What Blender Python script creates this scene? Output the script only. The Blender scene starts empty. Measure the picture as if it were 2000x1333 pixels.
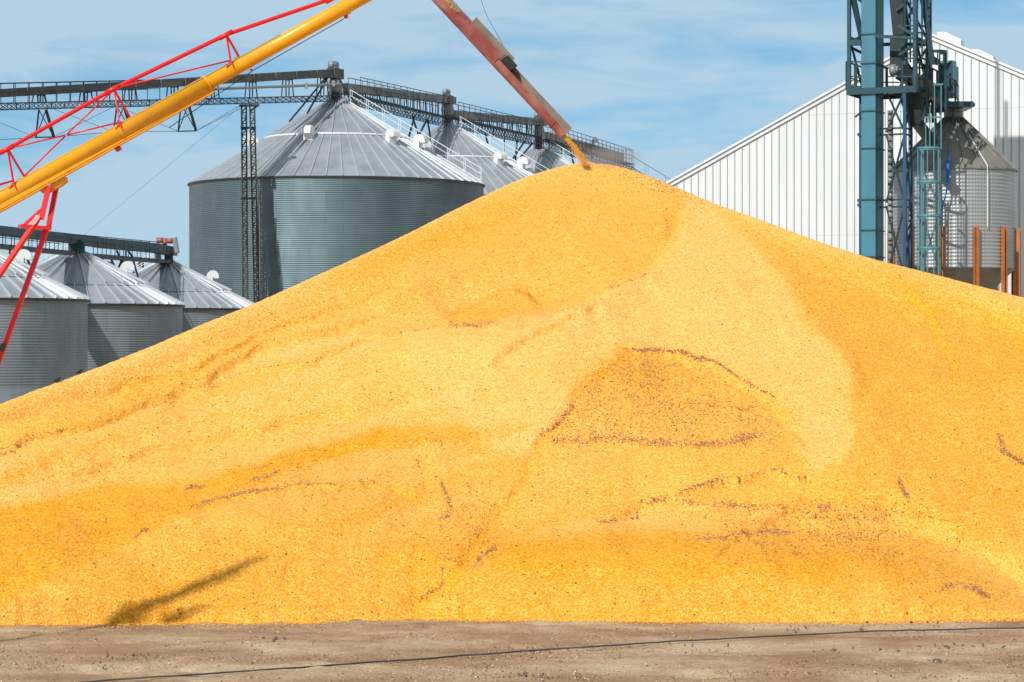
import bpy, math, random
import numpy as np
from mathutils import Vector as V, Matrix

random.seed(7); rng = np.random.default_rng(7)
S = bpy.context.scene
COL = S.collection
R_ = math.radians

# ------------------------------------------------------------------ camera
F = 4900.0          # focal length in photo pixels (2000 wide)
CX, CY = 1000.0, 666.5
HC = 2.0            # camera height
cam = bpy.data.cameras.new('camera'); camo = bpy.data.objects.new('camera', cam); COL.objects.link(camo)
cam.sensor_width = 36.0; cam.sensor_fit = 'HORIZONTAL'; cam.lens = 36.0 * F / 2000.0
cam.clip_start = 0.5; cam.clip_end = 6000
camo.location = (0, 0, HC); camo.rotation_euler = (R_(90), 0, 0)
S.camera = camo

# ------------------------------------------------------------------ light
SUN_AZ = 33.0       # degrees: the sun stands behind the camera, this far to its left
SUN_EL = 39.0
sv = V((-math.sin(R_(SUN_AZ)) * math.cos(R_(SUN_EL)), -math.cos(R_(SUN_AZ)) * math.cos(R_(SUN_EL)), math.sin(R_(SUN_EL))))
sl = bpy.data.lights.new('sun', 'SUN'); so = bpy.data.objects.new('sun', sl); COL.objects.link(so)
sl.energy = 4.2; sl.angle = R_(0.53); sl.color = (1.0, 0.955, 0.88)
so.rotation_euler = sv.to_track_quat('Z', 'Y').to_euler(); so.location = (-40, -60, 80)

W = bpy.data.worlds.new('World'); S.world = W; W.use_nodes = True
nt = W.node_tree; nt.nodes.clear()
def N(nt, typ, **kw):
    n = nt.nodes.new(typ)
    for k, v in kw.items():
        if k in n.inputs.keys(): n.inputs[k].default_value = v
        else: setattr(n, k, v)
    return n
def build_world():
    L = nt.links.new
    tc = N(nt, 'ShaderNodeTexCoord')
    lift = N(nt, 'ShaderNodeVectorMath', operation='ADD'); lift.inputs[1].default_value = (0, 0, 0.10)
    L(tc.outputs['Generated'], lift.inputs[0])
    nrm = N(nt, 'ShaderNodeVectorMath', operation='NORMALIZE'); L(lift.outputs[0], nrm.inputs[0])
    sky = N(nt, 'ShaderNodeTexSky', sky_type='NISHITA', sun_disc=False, sun_elevation=R_(SUN_EL),
            sun_rotation=R_(180 + SUN_AZ), air_density=1.0, dust_density=0.4, ozone_density=2.0, altitude=100)
    L(nrm.outputs[0], sky.inputs[0])
    # thin streaky cirrus, stretched along the horizon
    mp = N(nt, 'ShaderNodeMapping'); mp.inputs['Scale'].default_value = (5.0, 5.0, 27.0); mp.inputs['Rotation'].default_value = (0, R_(1.5), 0)
    mp.inputs['Location'].default_value = (0.62, 0, 3.1)
    L(tc.outputs['Generated'], mp.inputs['Vector'])
    n1 = N(nt, 'ShaderNodeTexNoise', Scale=1.0, Detail=4.0, Roughness=0.45, Distortion=0.4); L(mp.outputs[0], n1.inputs['Vector'])
    mp2 = N(nt, 'ShaderNodeMapping'); mp2.inputs['Scale'].default_value = (16.0, 16.0, 90.0); mp2.inputs['Rotation'].default_value = (0, R_(-3.0), 0)
    L(tc.outputs['Generated'], mp2.inputs['Vector'])
    n2 = N(nt, 'ShaderNodeTexNoise', Scale=1.0, Detail=6.0, Roughness=0.62, Distortion=0.8); L(mp2.outputs[0], n2.inputs['Vector'])
    add = N(nt, 'ShaderNodeMath', operation='MULTIPLY_ADD'); L(n2.outputs[0], add.inputs[0]); add.inputs[1].default_value = 0.36; L(n1.outputs[0], add.inputs[2])
    ramp = N(nt, 'ShaderNodeValToRGB'); L(add.outputs[0], ramp.inputs[0])
    ramp.color_ramp.elements[0].position = 0.50; ramp.color_ramp.elements[0].color = (0.0, 0.0, 0.0, 1)
    ramp.color_ramp.elements[1].position = 0.72; ramp.color_ramp.elements[1].color = (0.92, 0.92, 0.92, 1)
    mix = N(nt, 'ShaderNodeMix', data_type='RGBA'); L(ramp.outputs[0], mix.inputs['Factor'])
    tint = N(nt, 'ShaderNodeMix', data_type='RGBA', blend_type='MULTIPLY'); sz = N(nt, 'ShaderNodeSeparateXYZ'); L(tc.outputs['Generated'], sz.inputs[0])
    rz = N(nt, 'ShaderNodeMapRange'); rz.inputs[1].default_value = 0.14; rz.inputs[2].default_value = 0.45; rz.inputs[3].default_value = 1.0; rz.inputs[4].default_value = 0.0
    L(sz.outputs[2], rz.inputs[0]); L(rz.outputs[0], tint.inputs['Factor'])
    L(sky.outputs[0], tint.inputs[6]); tint.inputs[7].default_value = (0.64, 1.12, 1.22, 1)
    L(tint.outputs[2], mix.inputs[6]); mix.inputs[7].default_value = (4.75, 6.5, 7.85, 1)
    bg = N(nt, 'ShaderNodeBackground', Strength=0.10); veil = N(nt, 'ShaderNodeMix', data_type='RGBA'); L(mix.outputs[2], veil.inputs[6]); veil.inputs[7].default_value = (4.1, 4.05, 4.0, 1)
    rv = N(nt, 'ShaderNodeMapRange'); rv.inputs[1].default_value = 0.16; rv.inputs[2].default_value = 0.5; rv.inputs[4].default_value = 0.75; L(sz.outputs[2], rv.inputs[0]); L(rv.outputs[0], veil.inputs['Factor'])
    L(veil.outputs[2], bg.inputs['Color'])
    out = N(nt, 'ShaderNodeOutputWorld'); L(bg.outputs[0], out.inputs[0])
build_world()
S.view_settings.view_transform = 'Standard'; S.view_settings.look = 'None'
S.view_settings.exposure = 0.0; S.view_settings.gamma = 1.0; S.view_settings.use_curve_mapping = False

# ------------------------------------------------------------------ helpers
def P(px, py, Z):
    return V(((px - CX) / F * Z, Z, HC - (py - CY) / F * Z))
def line_z(p0, d, px):
    """depth at which the plan line p0 + t d crosses the photo column px"""
    a = (px - CX) / F
    t = (a * p0[1] - p0[0]) / (d[0] - a * d[1])
    return p0[1] + t * d[1]

OFF = {}
class MB:
    def __init__(s): s.v = []; s.f = []
    def add(s, vs, fs):
        b = len(s.v); s.v += [tuple(x) for x in vs]; s.f += [tuple(i + b for i in f) for f in fs]; return s
    def hexa(s, c):      # eight corners: bottom four, top four
        return s.add(c, [(3,2,1,0),(4,5,6,7),(0,1,5,4),(1,2,6,5),(2,3,7,6),(3,0,4,7)])
    def box(s, c, h, ax=None):
        c = V(c)
        X, Y, Z = ax if ax else (V((1,0,0)), V((0,1,0)), V((0,0,1)))
        X = V(X) * h[0]; Y = V(Y) * h[1]; Z = V(Z) * h[2]
        return s.hexa([c-X-Y-Z, c+X-Y-Z, c+X+Y-Z, c-X+Y-Z, c-X-Y+Z, c+X-Y+Z, c+X+Y+Z, c-X+Y+Z])
    def frame(s, a, b, up=(0,0,1)):
        d = (V(b) - V(a)).normalized(); u = V(up)
        if abs(d.dot(u)) > 0.97: u = V((0,1,0))
        side = d.cross(u).normalized(); u2 = side.cross(d).normalized()
        return d, side, u2
    def bar(s, a, b, w, h=None, up=(0,0,1)):
        h = w if h is None else h
        a = V(a); b = V(b)
        if (b - a).length < 1e-5: return s
        d, sd, u = s.frame(a, b, up); x = sd * w / 2; y = u * h / 2
        return s.hexa([a-x-y, a+x-y, a+x+y, a-x+y, b-x-y, b+x-y, b+x+y, b-x+y])
    def tube(s, a, b, r, n=8, r2=None, cap=True):
        a = V(a); b = V(b); r2 = r if r2 is None else r2
        d, sd, u = s.frame(a, b)
        vs = []
        for k in range(n):
            t = 2*math.pi*k/n; o = sd*math.cos(t) + u*math.sin(t)
            vs += [a + o*r, b + o*r2]
        fs = [(2*k, 2*((k+1) % n), 2*((k+1) % n)+1, 2*k+1) for k in range(n)]
        if cap: fs += [tuple(2*k for k in reversed(range(n))), tuple(2*k+1 for k in range(n))]
        return s.add(vs, fs)
    def path(s, pts, r, n=6):
        pts = [V(p) for p in pts]; vs = []; m = len(pts)
        for i, p in enumerate(pts):
            a = pts[max(i-1, 0)]; b = pts[min(i+1, m-1)]
            d, sd, u = s.frame(a, b)
            for k in range(n):
                t = 2*math.pi*k/n; vs.append(p + (sd*math.cos(t) + u*math.sin(t))*r)
        fs = [(i*n+k, i*n+(k+1) % n, (i+1)*n+(k+1) % n, (i+1)*n+k) for i in range(m-1) for k in range(n)]
        fs += [tuple(reversed(range(n))), tuple((m-1)*n+k for k in range(n))]
        return s.add(vs, fs)
    def lathe(s, prof, n, c=(0,0,0), wob=None, a0=0.0):
        c = V(c); vs = []
        for (r, z) in prof:
            for k in range(n):
                t = a0 + 2*math.pi*k/n
                rr = r + (wob(t, z) if wob else 0)
                vs.append((c.x + rr*math.sin(t), c.y - rr*math.cos(t), c.z + z))
        m = len(prof)
        fs = [(i*n+k, i*n+(k+1) % n, (i+1)*n+(k+1) % n, (i+1)*n+k) for i in range(m-1) for k in range(n)]
        return s.add(vs, fs)
    def prism(s, poly, off):   # planar polygon (list of points) extruded by off
        poly = [V(p) for p in poly]; off = V(off); n = len(poly)
        vs = poly + [p + off for p in poly]
        fs = [tuple(reversed(range(n))), tuple(range(n, 2*n))] + [(k, (k+1) % n, n+(k+1) % n, n+k) for k in range(n)]
        return s.add(vs, fs)
    def cut(s):
        s.marks = getattr(s, 'marks', [(0, 0)]) + [(len(s.v), len(s.f))]; return s
    def build_each(s, name, mat, parent=None, smooth=False):
        s.cut(); mk = s.marks; out = []
        for (v0, f0), (v1, f1) in zip(mk[:-1], mk[1:]):
            if f1 > f0:
                q = MB(); q.v = s.v[v0:v1]; q.f = [tuple(i-v0 for i in f) for f in s.f[f0:f1]]; out.append(q.build(name, mat, parent, smooth))
        return out
    def build(s, name, mat, parent=None, smooth=False, bevel=0.0):
        o_ = OFF.get(parent.name, V((0,0,0))) if parent else V((0,0,0))
        me = bpy.data.meshes.new(name)
        me.from_pydata([(x-o_[0], y-o_[1], z-o_[2]) for x, y, z in s.v], [], s.f); me.validate(); me.update()
        for m in (mat if isinstance(mat, (list, tuple)) else [mat]): me.materials.append(m)
        o = bpy.data.objects.new(name, me); COL.objects.link(o)
        if parent: o.parent = parent; OFF[o.name] = o_
        else: OFF[o.name] = V((0,0,0))
        if smooth:
            for p in me.polygons: p.use_smooth = True
        if bevel:
            md = o.modifiers.new('bevel', 'BEVEL'); md.width = bevel; md.segments = 2; md.limit_method = 'ANGLE'
        return o

def tag(o, label, cat=None, group=None, kind=None):
    if label: o['label'] = label
    if cat: o['category'] = cat
    if group: o['group'] = group
    if kind: o['kind'] = kind
    return o
def thing(name, loc, label, cat, group=None):
    o = bpy.data.objects.new(name, None); COL.objects.link(o); o.location = loc; o.empty_display_size = 0.3
    OFF[o.name] = V(loc); return tag(o, label, cat, group)
def copy_tree(o, parent=None):
    kids = list(o.children)
    c = o.copy(); COL.objects.link(c); c.parent = parent
    for k in kids: copy_tree(k, c)
    return c

def mat(name, col, rough=0.6, metal=0.0, col2=None, nscale=3.0, ndetail=5.0, lo=0.4, hi=0.65, bump=0.0, bscale=30.0, stretch=(1,1,1), spec=0.5, coat=0.0):
    m = bpy.data.materials.new(name); m.use_nodes = True; t = m.node_tree; L = t.links.new
    b = t.nodes['Principled BSDF']; b.inputs['Base Color'].default_value = (*col, 1); b.inputs['Roughness'].default_value = rough
    b.inputs['Metallic'].default_value = metal; b.inputs['Specular IOR Level'].default_value = spec; b.inputs['Coat Weight'].default_value = coat
    tc = N(t, 'ShaderNodeTexCoord'); mp = N(t, 'ShaderNodeMapping'); mp.inputs['Scale'].default_value = stretch; L(tc.outputs['Object'], mp.inputs[0])
    if col2:
        n = N(t, 'ShaderNodeTexNoise', Scale=nscale, Detail=ndetail, Roughness=0.6); L(mp.outputs[0], n.inputs['Vector'])
        r = N(t, 'ShaderNodeMapRange'); r.inputs[1].default_value = lo; r.inputs[2].default_value = hi; L(n.outputs[0], r.inputs[0])
        x = N(t, 'ShaderNodeMix', data_type='RGBA'); L(r.outputs[0], x.inputs['Factor']); x.inputs[6].default_value = (*col, 1); x.inputs[7].default_value = (*col2, 1)
        L(x.outputs[2], b.inputs['Base Color'])
    if bump:
        n = N(t, 'ShaderNodeTexNoise', Scale=bscale, Detail=4.0); L(mp.outputs[0], n.inputs['Vector'])
        bp = N(t, 'ShaderNodeBump', Strength=bump, Distance=0.02); L(n.outputs[0], bp.inputs['Height']); L(bp.outputs[0], b.inputs['Normal'])
    return m

def sheet_metal(name, col, dark, rough, metal, rows, cols, rr):
    """galvanised sheets round a drum: each sheet has its own slight tone, thin seams between them"""
    m = bpy.data.materials.new(name); m.use_nodes = True; t = m.node_tree; L = t.links.new
    b = t.nodes['Principled BSDF']; b.inputs['Roughness'].default_value = rough; b.inputs['Metallic'].default_value = metal
    tc = N(t, 'ShaderNodeTexCoord'); sp = N(t, 'ShaderNodeSeparateXYZ'); L(tc.outputs['Object'], sp.inputs[0])
    at = N(t, 'ShaderNodeMath', operation='ARCTAN2'); L(sp.outputs[0], at.inputs[0]); L(sp.outputs[1], at.inputs[1])
    mu = N(t, 'ShaderNodeMath', operation='MULTIPLY'); L(at.outputs[0], mu.inputs[0]); mu.inputs[1].default_value = cols/(2*math.pi)
    mz = N(t, 'ShaderNodeMath', operation='MULTIPLY'); L(sp.outputs[2], mz.inputs[0]); mz.inputs[1].default_value = rows
    cb = N(t, 'ShaderNodeCombineXYZ'); L(mu.outputs[0], cb.inputs[0]); L(mz.outputs[0], cb.inputs[1])
    br = N(t, 'ShaderNodeTexBrick', Scale=1.0); br.inputs['Mortar Size'].default_value = 0.004; br.inputs['Brick Width'].default_value = 1.0; br.inputs['Row Height'].default_value = 1.0
    br.inputs['Color1'].default_value = (*col, 1); br.inputs['Color2'].default_value = (*[c*0.86 for c in col], 1); br.inputs['Mortar'].default_value = (*[c*0.42 for c in col], 1)
    L(cb.outputs[0], br.inputs['Vector'])
    n = N(t, 'ShaderNodeTexNoise', Scale=0.35*rr, Detail=6.0, Roughness=0.6)
    mp = N(t, 'ShaderNodeMapping'); mp.inputs['Scale'].default_value = (1, 1, 0.35); L(tc.outputs['Object'], mp.inputs[0]); L(mp.outputs[0], n.inputs['Vector'])
    r = N(t, 'ShaderNodeMapRange'); r.inputs[1].default_value = 0.42; r.inputs[2].default_value = 0.72; L(n.outputs[0], r.inputs[0])
    x = N(t, 'ShaderNodeMix', data_type='RGBA'); L(r.outputs[0], x.inputs['Factor']); L(br.outputs[0], x.inputs[6]); x.inputs[7].default_value = (*dark, 1)
    L(x.outputs[2], b.inputs['Base Color'])
    rn = N(t, 'ShaderNodeMapRange'); rn.inputs[3].default_value = rough-0.06; rn.inputs[4].default_value = rough+0.1; L(n.outputs[0], rn.inputs[0]); L(rn.outputs[0], b.inputs['Roughness'])
    return m

# numpy value noise -------------------------------------------------------
def vnoise(x, y, seed):
    r = np.random.default_rng(seed); T = r.random((256, 256)).astype(np.float32)
    xi = np.floor(x).astype(int); yi = np.floor(y).astype(int); fx = x - xi; fy = y - yi
    fx = fx*fx*fx*(fx*(fx*6-15)+10); fy = fy*fy*fy*(fy*(fy*6-15)+10)
    a = T[xi % 256, yi % 256]; b = T[(xi+1) % 256, yi % 256]; c = T[xi % 256, (yi+1) % 256]; d = T[(xi+1) % 256, (yi+1) % 256]
    return (a*(1-fx)+b*fx)*(1-fy)+(c*(1-fx)+d*fx)*fy - 0.5
def fbm(x, y, seed, octs=4, gain=0.5):
    s = 0; a = 1.0
    for o in range(octs): s = s + a*vnoise(x*2**o, y*2**o, seed+o); a *= gain
    return s
def grid_mesh(name, X, Y, Z, mat_, attrs=None):
    r, c = X.shape
    me = bpy.data.meshes.new(name)
    me.vertices.add(r*c); me.vertices.foreach_set('co', np.stack([X, Y, Z], -1).astype(np.float32).ravel())
    idx = np.arange(r*c).reshape(r, c)
    q = np.stack([idx[:-1, :-1], idx[:-1, 1:], idx[1:, 1:], idx[1:, :-1]], -1).reshape(-1, 4)
    me.loops.add(q.size); me.loops.foreach_set('vertex_index', q.ravel().astype(np.int32))
    me.polygons.add(len(q)); me.polygons.foreach_set('loop_start', np.arange(0, q.size, 4, dtype=np.int32))
    me.polygons.foreach_set('use_smooth', np.ones(len(q), dtype=bool))
    me.update(calc_edges=True); me.validate()
    for k, arr in (attrs or {}).items():
        at = me.attributes.new(k, 'FLOAT', 'POINT'); at.data.foreach_set('value', arr.astype(np.float32).ravel())
    me.materials.append(mat_)
    o = bpy.data.objects.new(name, me); COL.objects.link(o); OFF[o.name] = V((0,0,0)); return o

# ------------------------------------------------------------------ materials
M = {}
M['roof'] = mat('galvanised_roof', (0.43, 0.485, 0.53), 0.45, 0.5, (0.32, 0.37, 0.41), 0.6, 7, stretch=(1,1,0.6))
M['rib'] = mat('roof_rib_metal', (0.62, 0.65, 0.68), 0.35, 0.55)
M['wall_big'] = sheet_metal('corrugated_silo_wall', (0.152, 0.225, 0.256), (0.095, 0.148, 0.176), 0.47, 0.55, 1/0.86, 28, 1.0)
M['wall_small'] = sheet_metal('corrugated_bin_wall', (0.28, 0.335, 0.365), (0.16, 0.205, 0.235), 0.50, 0.45, 1/0.8, 14, 2.0)
M['wall_hop'] = sheet_metal('hopper_bin_wall', (0.42, 0.455, 0.47), (0.33, 0.37, 0.39), 0.50, 0.45, 1/1.1, 9, 2.5)
M['roof_old'] = mat('dull_tan_roof', (0.25, 0.245, 0.215), 0.6, 0.2, (0.17, 0.17, 0.155), 1.5)
M['vent'] = mat('white_vent_metal', (0.74, 0.77, 0.78), 0.5, 0.2)
M['conv'] = mat('weathered_conveyor_steel', (0.075, 0.085, 0.078), 0.6, 0.2, (0.16, 0.16, 0.145), 1.2, 6, 0.42, 0.7, stretch=(1,1,1))
M['conv_lt'] = mat('dusty_conveyor_steel', (0.27, 0.285, 0.27), 0.6, 0.2, (0.13, 0.13, 0.12), 1.0, 6)
M['dark'] = mat('dark_painted_steel', (0.030, 0.036, 0.040), 0.5, 0.3, (0.06, 0.06, 0.06), 4)
M['rust'] = mat('rusty_lattice_steel', (0.05, 0.05, 0.047), 0.7, 0.2, (0.085, 0.07, 0.05), 3)
M['white'] = mat('white_painted_rail', (0.72, 0.76, 0.78), 0.45)
M['motor'] = mat('grey_motor_paint', (0.30, 0.34, 0.34), 0.5, 0.2, (0.18, 0.2, 0.2), 6)
M['motor_red'] = mat('red_motor_paint', (0.42, 0.10, 0.07), 0.5, 0.1, (0.22, 0.12, 0.07), 8)
M['teal'] = mat('teal_conveyor_paint', (0.010, 0.045, 0.055), 0.5, 0.0, (0.016, 0.060, 0.070), 2)
M['tower_lt'] = mat('blue_green_tower_paint', (0.050, 0.205, 0.285), 0.45, 0.0, (0.042, 0.165, 0.23), 1.0, stretch=(1,1,0.3))
M['tower'] = mat('tower_steel_paint', (0.014, 0.062, 0.086), 0.45, 0.0, (0.011, 0.045, 0.062), 2)
M['tower_blue'] = mat('deep_blue_leg_paint', (0.010, 0.065, 0.15), 0.45)
M['cage'] = mat('pale_teal_cage_paint', (0.085, 0.245, 0.275), 0.45)
M['dkgreen'] = mat('dark_green_spout_paint', (0.010, 0.026, 0.029), 0.5, 0.1, (0.022, 0.036, 0.036), 3)
M['orange'] = mat('orange_bin_leg_paint', (0.47, 0.155, 0.034), 0.55, 0.0, (0.33, 0.11, 0.03), 2)
M['barn'] = mat('white_barn_cladding', (0.70, 0.75, 0.775), 0.45, 0.0, (0.64, 0.685, 0.705), 0.9, stretch=(1,1,0.25))
M['barn_rib'] = mat('barn_seam', (0.33, 0.36, 0.38), 0.5)
M['barn_roof'] = mat('barn_roof_sheet', (0.62, 0.65, 0.68), 0.4, 0.3)
M['yellow'] = mat('yellow_auger_paint', (0.80, 0.37, 0.006), 0.38, 0.0, (0.66, 0.29, 0.012), 5.0, 8, 0.45, 0.8, coat=0.1)
M['red'] = mat('red_auger_paint', (0.74, 0.010, 0.014), 0.40, 0.0, (0.56, 0.016, 0.016), 6.0, 8, 0.45, 0.8, coat=0.1)
M['black'] = mat('black_rubber', (0.02, 0.022, 0.025), 0.5)
M['steel'] = mat('bare_steel', (0.45, 0.45, 0.44), 0.35, 0.9)
M['brass'] = mat('brassy_bolt', (0.45, 0.36, 0.2), 0.35, 0.9)
M['chute'] = mat('scuffed_pink_chute', (0.255, 0.062, 0.066), 0.55, 0.0, (0.38, 0.215, 0.19), 3.2, 8, 0.44, 0.70, bump=0.15, bscale=25, stretch=(1,1,1))
M['chute_in'] = mat('dusty_chute_inside', (0.33, 0.285, 0.24), 0.7, 0.0, (0.23, 0.185, 0.155), 6)
M['blue'] = mat('bright_blue_plastic', (0.012, 0.16, 0.55), 0.4)
M['hose'] = mat('dusty_black_hose', (0.035, 0.042, 0.05), 0.55, 0.0, (0.10, 0.095, 0.085), 3)
M['bark'] = mat('grey_bark', (0.16, 0.13, 0.10), 0.9)
M['leaf'] = mat('autumn_olive_leaf', (0.10, 0.105, 0.025), 0.7, 0.0, (0.17, 0.115, 0.02), 0.5, 3)
M['bird'] = mat('black_feathers', (0.012, 0.012, 0.014), 0.6)
M['cone'] = mat('grey_hopper_cone', (0.26, 0.29, 0.29), 0.5, 0.4, (0.20, 0.22, 0.22), 1.5)

def corn_mat():
    m = bpy.data.materials.new('yellow_corn_kernels'); m.use_nodes = True; t = m.node_tree; L = t.links.new
    b = t.nodes['Principled BSDF']; b.inputs['Roughness'].default_value = 0.75; b.inputs['Specular IOR Level'].default_value = 0.12
    tc = N(t, 'ShaderNodeTexCoord')
    vo = N(t, 'ShaderNodeTexVoronoi', Scale=96.0); L(tc.outputs['Object'], vo.inputs['Vector'])
    sp = N(t, 'ShaderNodeSeparateColor'); L(vo.outputs['Color'], sp.inputs[0])
    rp = N(t, 'ShaderNodeValToRGB'); L(sp.outputs[0], rp.inputs[0])
    e = rp.color_ramp.elements
    e[0].position = 0.0; e[0].color = (0.58, 0.21, 0.004, 1)
    e[1].position = 1.0; e[1].color = (0.92, 0.55, 0.12, 1)
    for p, c in ((0.14, (0.66, 0.235, 0.005, 1)), (0.5, (0.755, 0.305, 0.009, 1)), (0.8, (0.84, 0.395, 0.026, 1))):
        x = e.new(p); x.color = c
    # mesh attribute: pale dusty fines, plus sun and shade painted into the kernel colour
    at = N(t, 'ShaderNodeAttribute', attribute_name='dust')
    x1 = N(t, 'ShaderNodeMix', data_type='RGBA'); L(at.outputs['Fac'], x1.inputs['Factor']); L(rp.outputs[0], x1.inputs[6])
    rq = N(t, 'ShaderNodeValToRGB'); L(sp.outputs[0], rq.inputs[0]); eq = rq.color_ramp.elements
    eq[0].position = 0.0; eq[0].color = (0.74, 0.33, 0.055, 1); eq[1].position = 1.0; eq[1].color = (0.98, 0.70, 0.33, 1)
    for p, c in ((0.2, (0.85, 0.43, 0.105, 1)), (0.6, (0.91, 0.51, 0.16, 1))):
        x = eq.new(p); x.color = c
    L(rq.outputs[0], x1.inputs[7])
    # patches of kernel colour
    n = N(t, 'ShaderNodeTexNoise', Scale=0.9, Detail=3.0, Roughness=0.5); L(tc.outputs['Object'], n.inputs['Vector'])
    r = N(t, 'ShaderNodeMapRange'); r.inputs[1].default_value = 0.35; r.inputs[2].default_value = 0.7; r.inputs[3].default_value = 0.0; r.inputs[4].default_value = 0.15; L(n.outputs[0], r.inputs[0])
    x2 = N(t, 'ShaderNodeMix', data_type='RGBA'); L(r.outputs[0], x2.inputs['Factor']); L(x1.outputs[2], x2.inputs[6]); x2.inputs[7].default_value = (0.88, 0.46, 0.075, 1)
    # odd brown kernels
    v2 = N(t, 'ShaderNodeTexVoronoi', Scale=46.0); L(tc.outputs['Object'], v2.inputs['Vector'])
    s2 = N(t, 'ShaderNodeSeparateColor'); L(v2.outputs['Color'], s2.inputs[0])
    gt = N(t, 'ShaderNodeMath', operation='GREATER_THAN'); gt.inputs[1].default_value = 0.990; L(s2.outputs[1], gt.inputs[0])
    lt = N(t, 'ShaderNodeMath', operation='LESS_THAN'); lt.inputs[1].default_value = 0.40; L(v2.outputs['Distance'], lt.inputs[0])
    mu = N(t, 'ShaderNodeMath', operation='MULTIPLY'); L(gt.outputs[0], mu.inputs[0]); L(lt.outputs[0], mu.inputs[1])
    x3 = N(t, 'ShaderNodeMix', data_type='RGBA'); L(mu.outputs[0], x3.inputs['Factor']); L(x2.outputs[2], x3.inputs[6]); x3.inputs[7].default_value = (0.24, 0.08, 0.025, 1)
    L(x3.outputs[2], b.inputs['Base Color'])
    bp = N(t, 'ShaderNodeBump', Strength=0.45, Distance=0.008); bp.invert = True; L(vo.outputs['Distance'], bp.inputs['Height'])
    L(bp.outputs[0], b.inputs['Normal'])
    return m
M['corn'] = corn_mat()
M['kernel'] = mat('loose_kernel', (0.92, 0.44, 0.03), 0.5, 0.0, (0.95, 0.58, 0.11), 60)
M['chaff_red'] = mat('red_brown_chaff', (0.42, 0.125, 0.035), 0.8, 0.0, (0.55, 0.22, 0.09), 40)
M['chaff_pink'] = mat('pinkish_cob_bits', (0.66, 0.35, 0.19), 0.8, 0.0, (0.78, 0.52, 0.32), 40)
M['chaff_pale'] = mat('pale_husk_bits', (0.82, 0.66, 0.42), 0.8)
M['chaff_dark'] = mat('dark_broken_kernels', (0.20, 0.072, 0.02), 0.8)

def dirt_mat():
    m = bpy.data.materials.new('packed_dirt'); m.use_nodes = True; t = m.node_tree; L = t.links.new
    b = t.nodes['Principled BSDF']; b.inputs['Roughness'].default_value = 0.95; b.inputs['Specular IOR Level'].default_value = 0.15
    tc = N(t, 'ShaderNodeTexCoord')
    mp = N(t, 'ShaderNodeMapping'); mp.inputs['Scale'].default_value = (0.55, 1.0, 1); mp.inputs['Rotation'].default_value = (0, 0, R_(8)); L(tc.outputs['Object'], mp.inputs[0])
    n1 = N(t, 'ShaderNodeTexNoise', Scale=1.5, Detail=8.0, Roughness=0.62, Distortion=0.3); L(mp.outputs[0], n1.inputs['Vector'])
    n2 = N(t, 'ShaderNodeTexNoise', Scale=42.0, Detail=8.0, Roughness=0.8); L(tc.outputs['Object'], n2.inputs['Vector'])
    r1 = N(t, 'ShaderNodeValToRGB'); L(n1.outputs[0], r1.inputs[0]); e = r1.color_ramp.elements
    e[0].position = 0.38; e[0].color = (0.36, 0.225, 0.130, 1); e[1].position = 0.64; e[1].color = (0.62, 0.475, 0.325, 1)
    x = e.new(0.5); x.color = (0.47, 0.315, 0.200, 1)
    r2 = N(t, 'ShaderNodeMapRange'); r2.inputs[1].default_value = 0.3; r2.inputs[2].default_value = 0.7; r2.inputs[3].default_value = 0.50; r2.inputs[4].default_value = 1.4; L(n2.outputs[0], r2.inputs[0])
    mu = N(t, 'ShaderNodeMix', data_type='RGBA', blend_type='MULTIPLY'); mu.inputs['Factor'].default_value = 1.0; L(r1.outputs[0], mu.inputs[6])
    cb = N(t, 'ShaderNodeCombineColor'); [L(r2.outputs[0], cb.inputs[i]) for i in range(3)]; L(cb.outputs[0], mu.inputs[7])
    L(mu.outputs[2], b.inputs['Base Color'])
    bp = N(t, 'ShaderNodeBump', Strength=0.7, Distance=0.02); L(n2.outputs[0], bp.inputs['Height']); L(bp.outputs[0], b.inputs['Normal'])
    return m
M['dirt'] = dirt_mat()
M['crumb'] = mat('earth_crumb', (0.34, 0.215, 0.13), 0.95, 0.0, (0.5, 0.36, 0.24), 30); M['crumb_pale'] = mat('pale_earth_crumb', (0.62, 0.49, 0.35), 0.95)
M['clod'] = mat('dark_clod', (0.10, 0.075, 0.055), 0.95, 0.0, (0.2, 0.15, 0.11), 20)

# ------------------------------------------------------------------ ground
def make_ground():
    xs = np.concatenate([np.array([-3000, -1000, -300, -120, -60, -30, -16, -10, -7]), np.arange(-5.2, 5.21, 0.03), np.array([7, 10, 16, 30, 60, 120, 300, 1000, 3000])])
    ys = np.concatenate([np.array([-400, -100, -30, 0, 6, 10]), np.arange(12.5, 18.6, 0.03), np.array([20, 26, 34, 50, 80, 130, 200, 320, 600, 1200, 2500, 5000])])
    X, Y = np.meshgrid(xs, ys)
    msk = np.clip((5.6 - np.abs(X))/0.8, 0, 1)*np.clip((Y-12.2)/0.6, 0, 1)*np.clip((19.4-Y)/0.8, 0, 1)
    Z = msk*(0.024*fbm(X*0.8, Y*1.6, 11, 3) + 0.022*fbm(X*5, Y*5, 21, 4, 0.65)*(0.25+1.5*np.clip(fbm(X*0.5, Y*1.1, 27, 3)+0.25, 0, 1)))
    Z = Z - 0.8*np.clip((Y-34)/46, 0, 1)
    o = grid_mesh('ground', X, Y, Z, M['dirt']); o['kind'] = 'structure'
make_ground()

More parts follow.
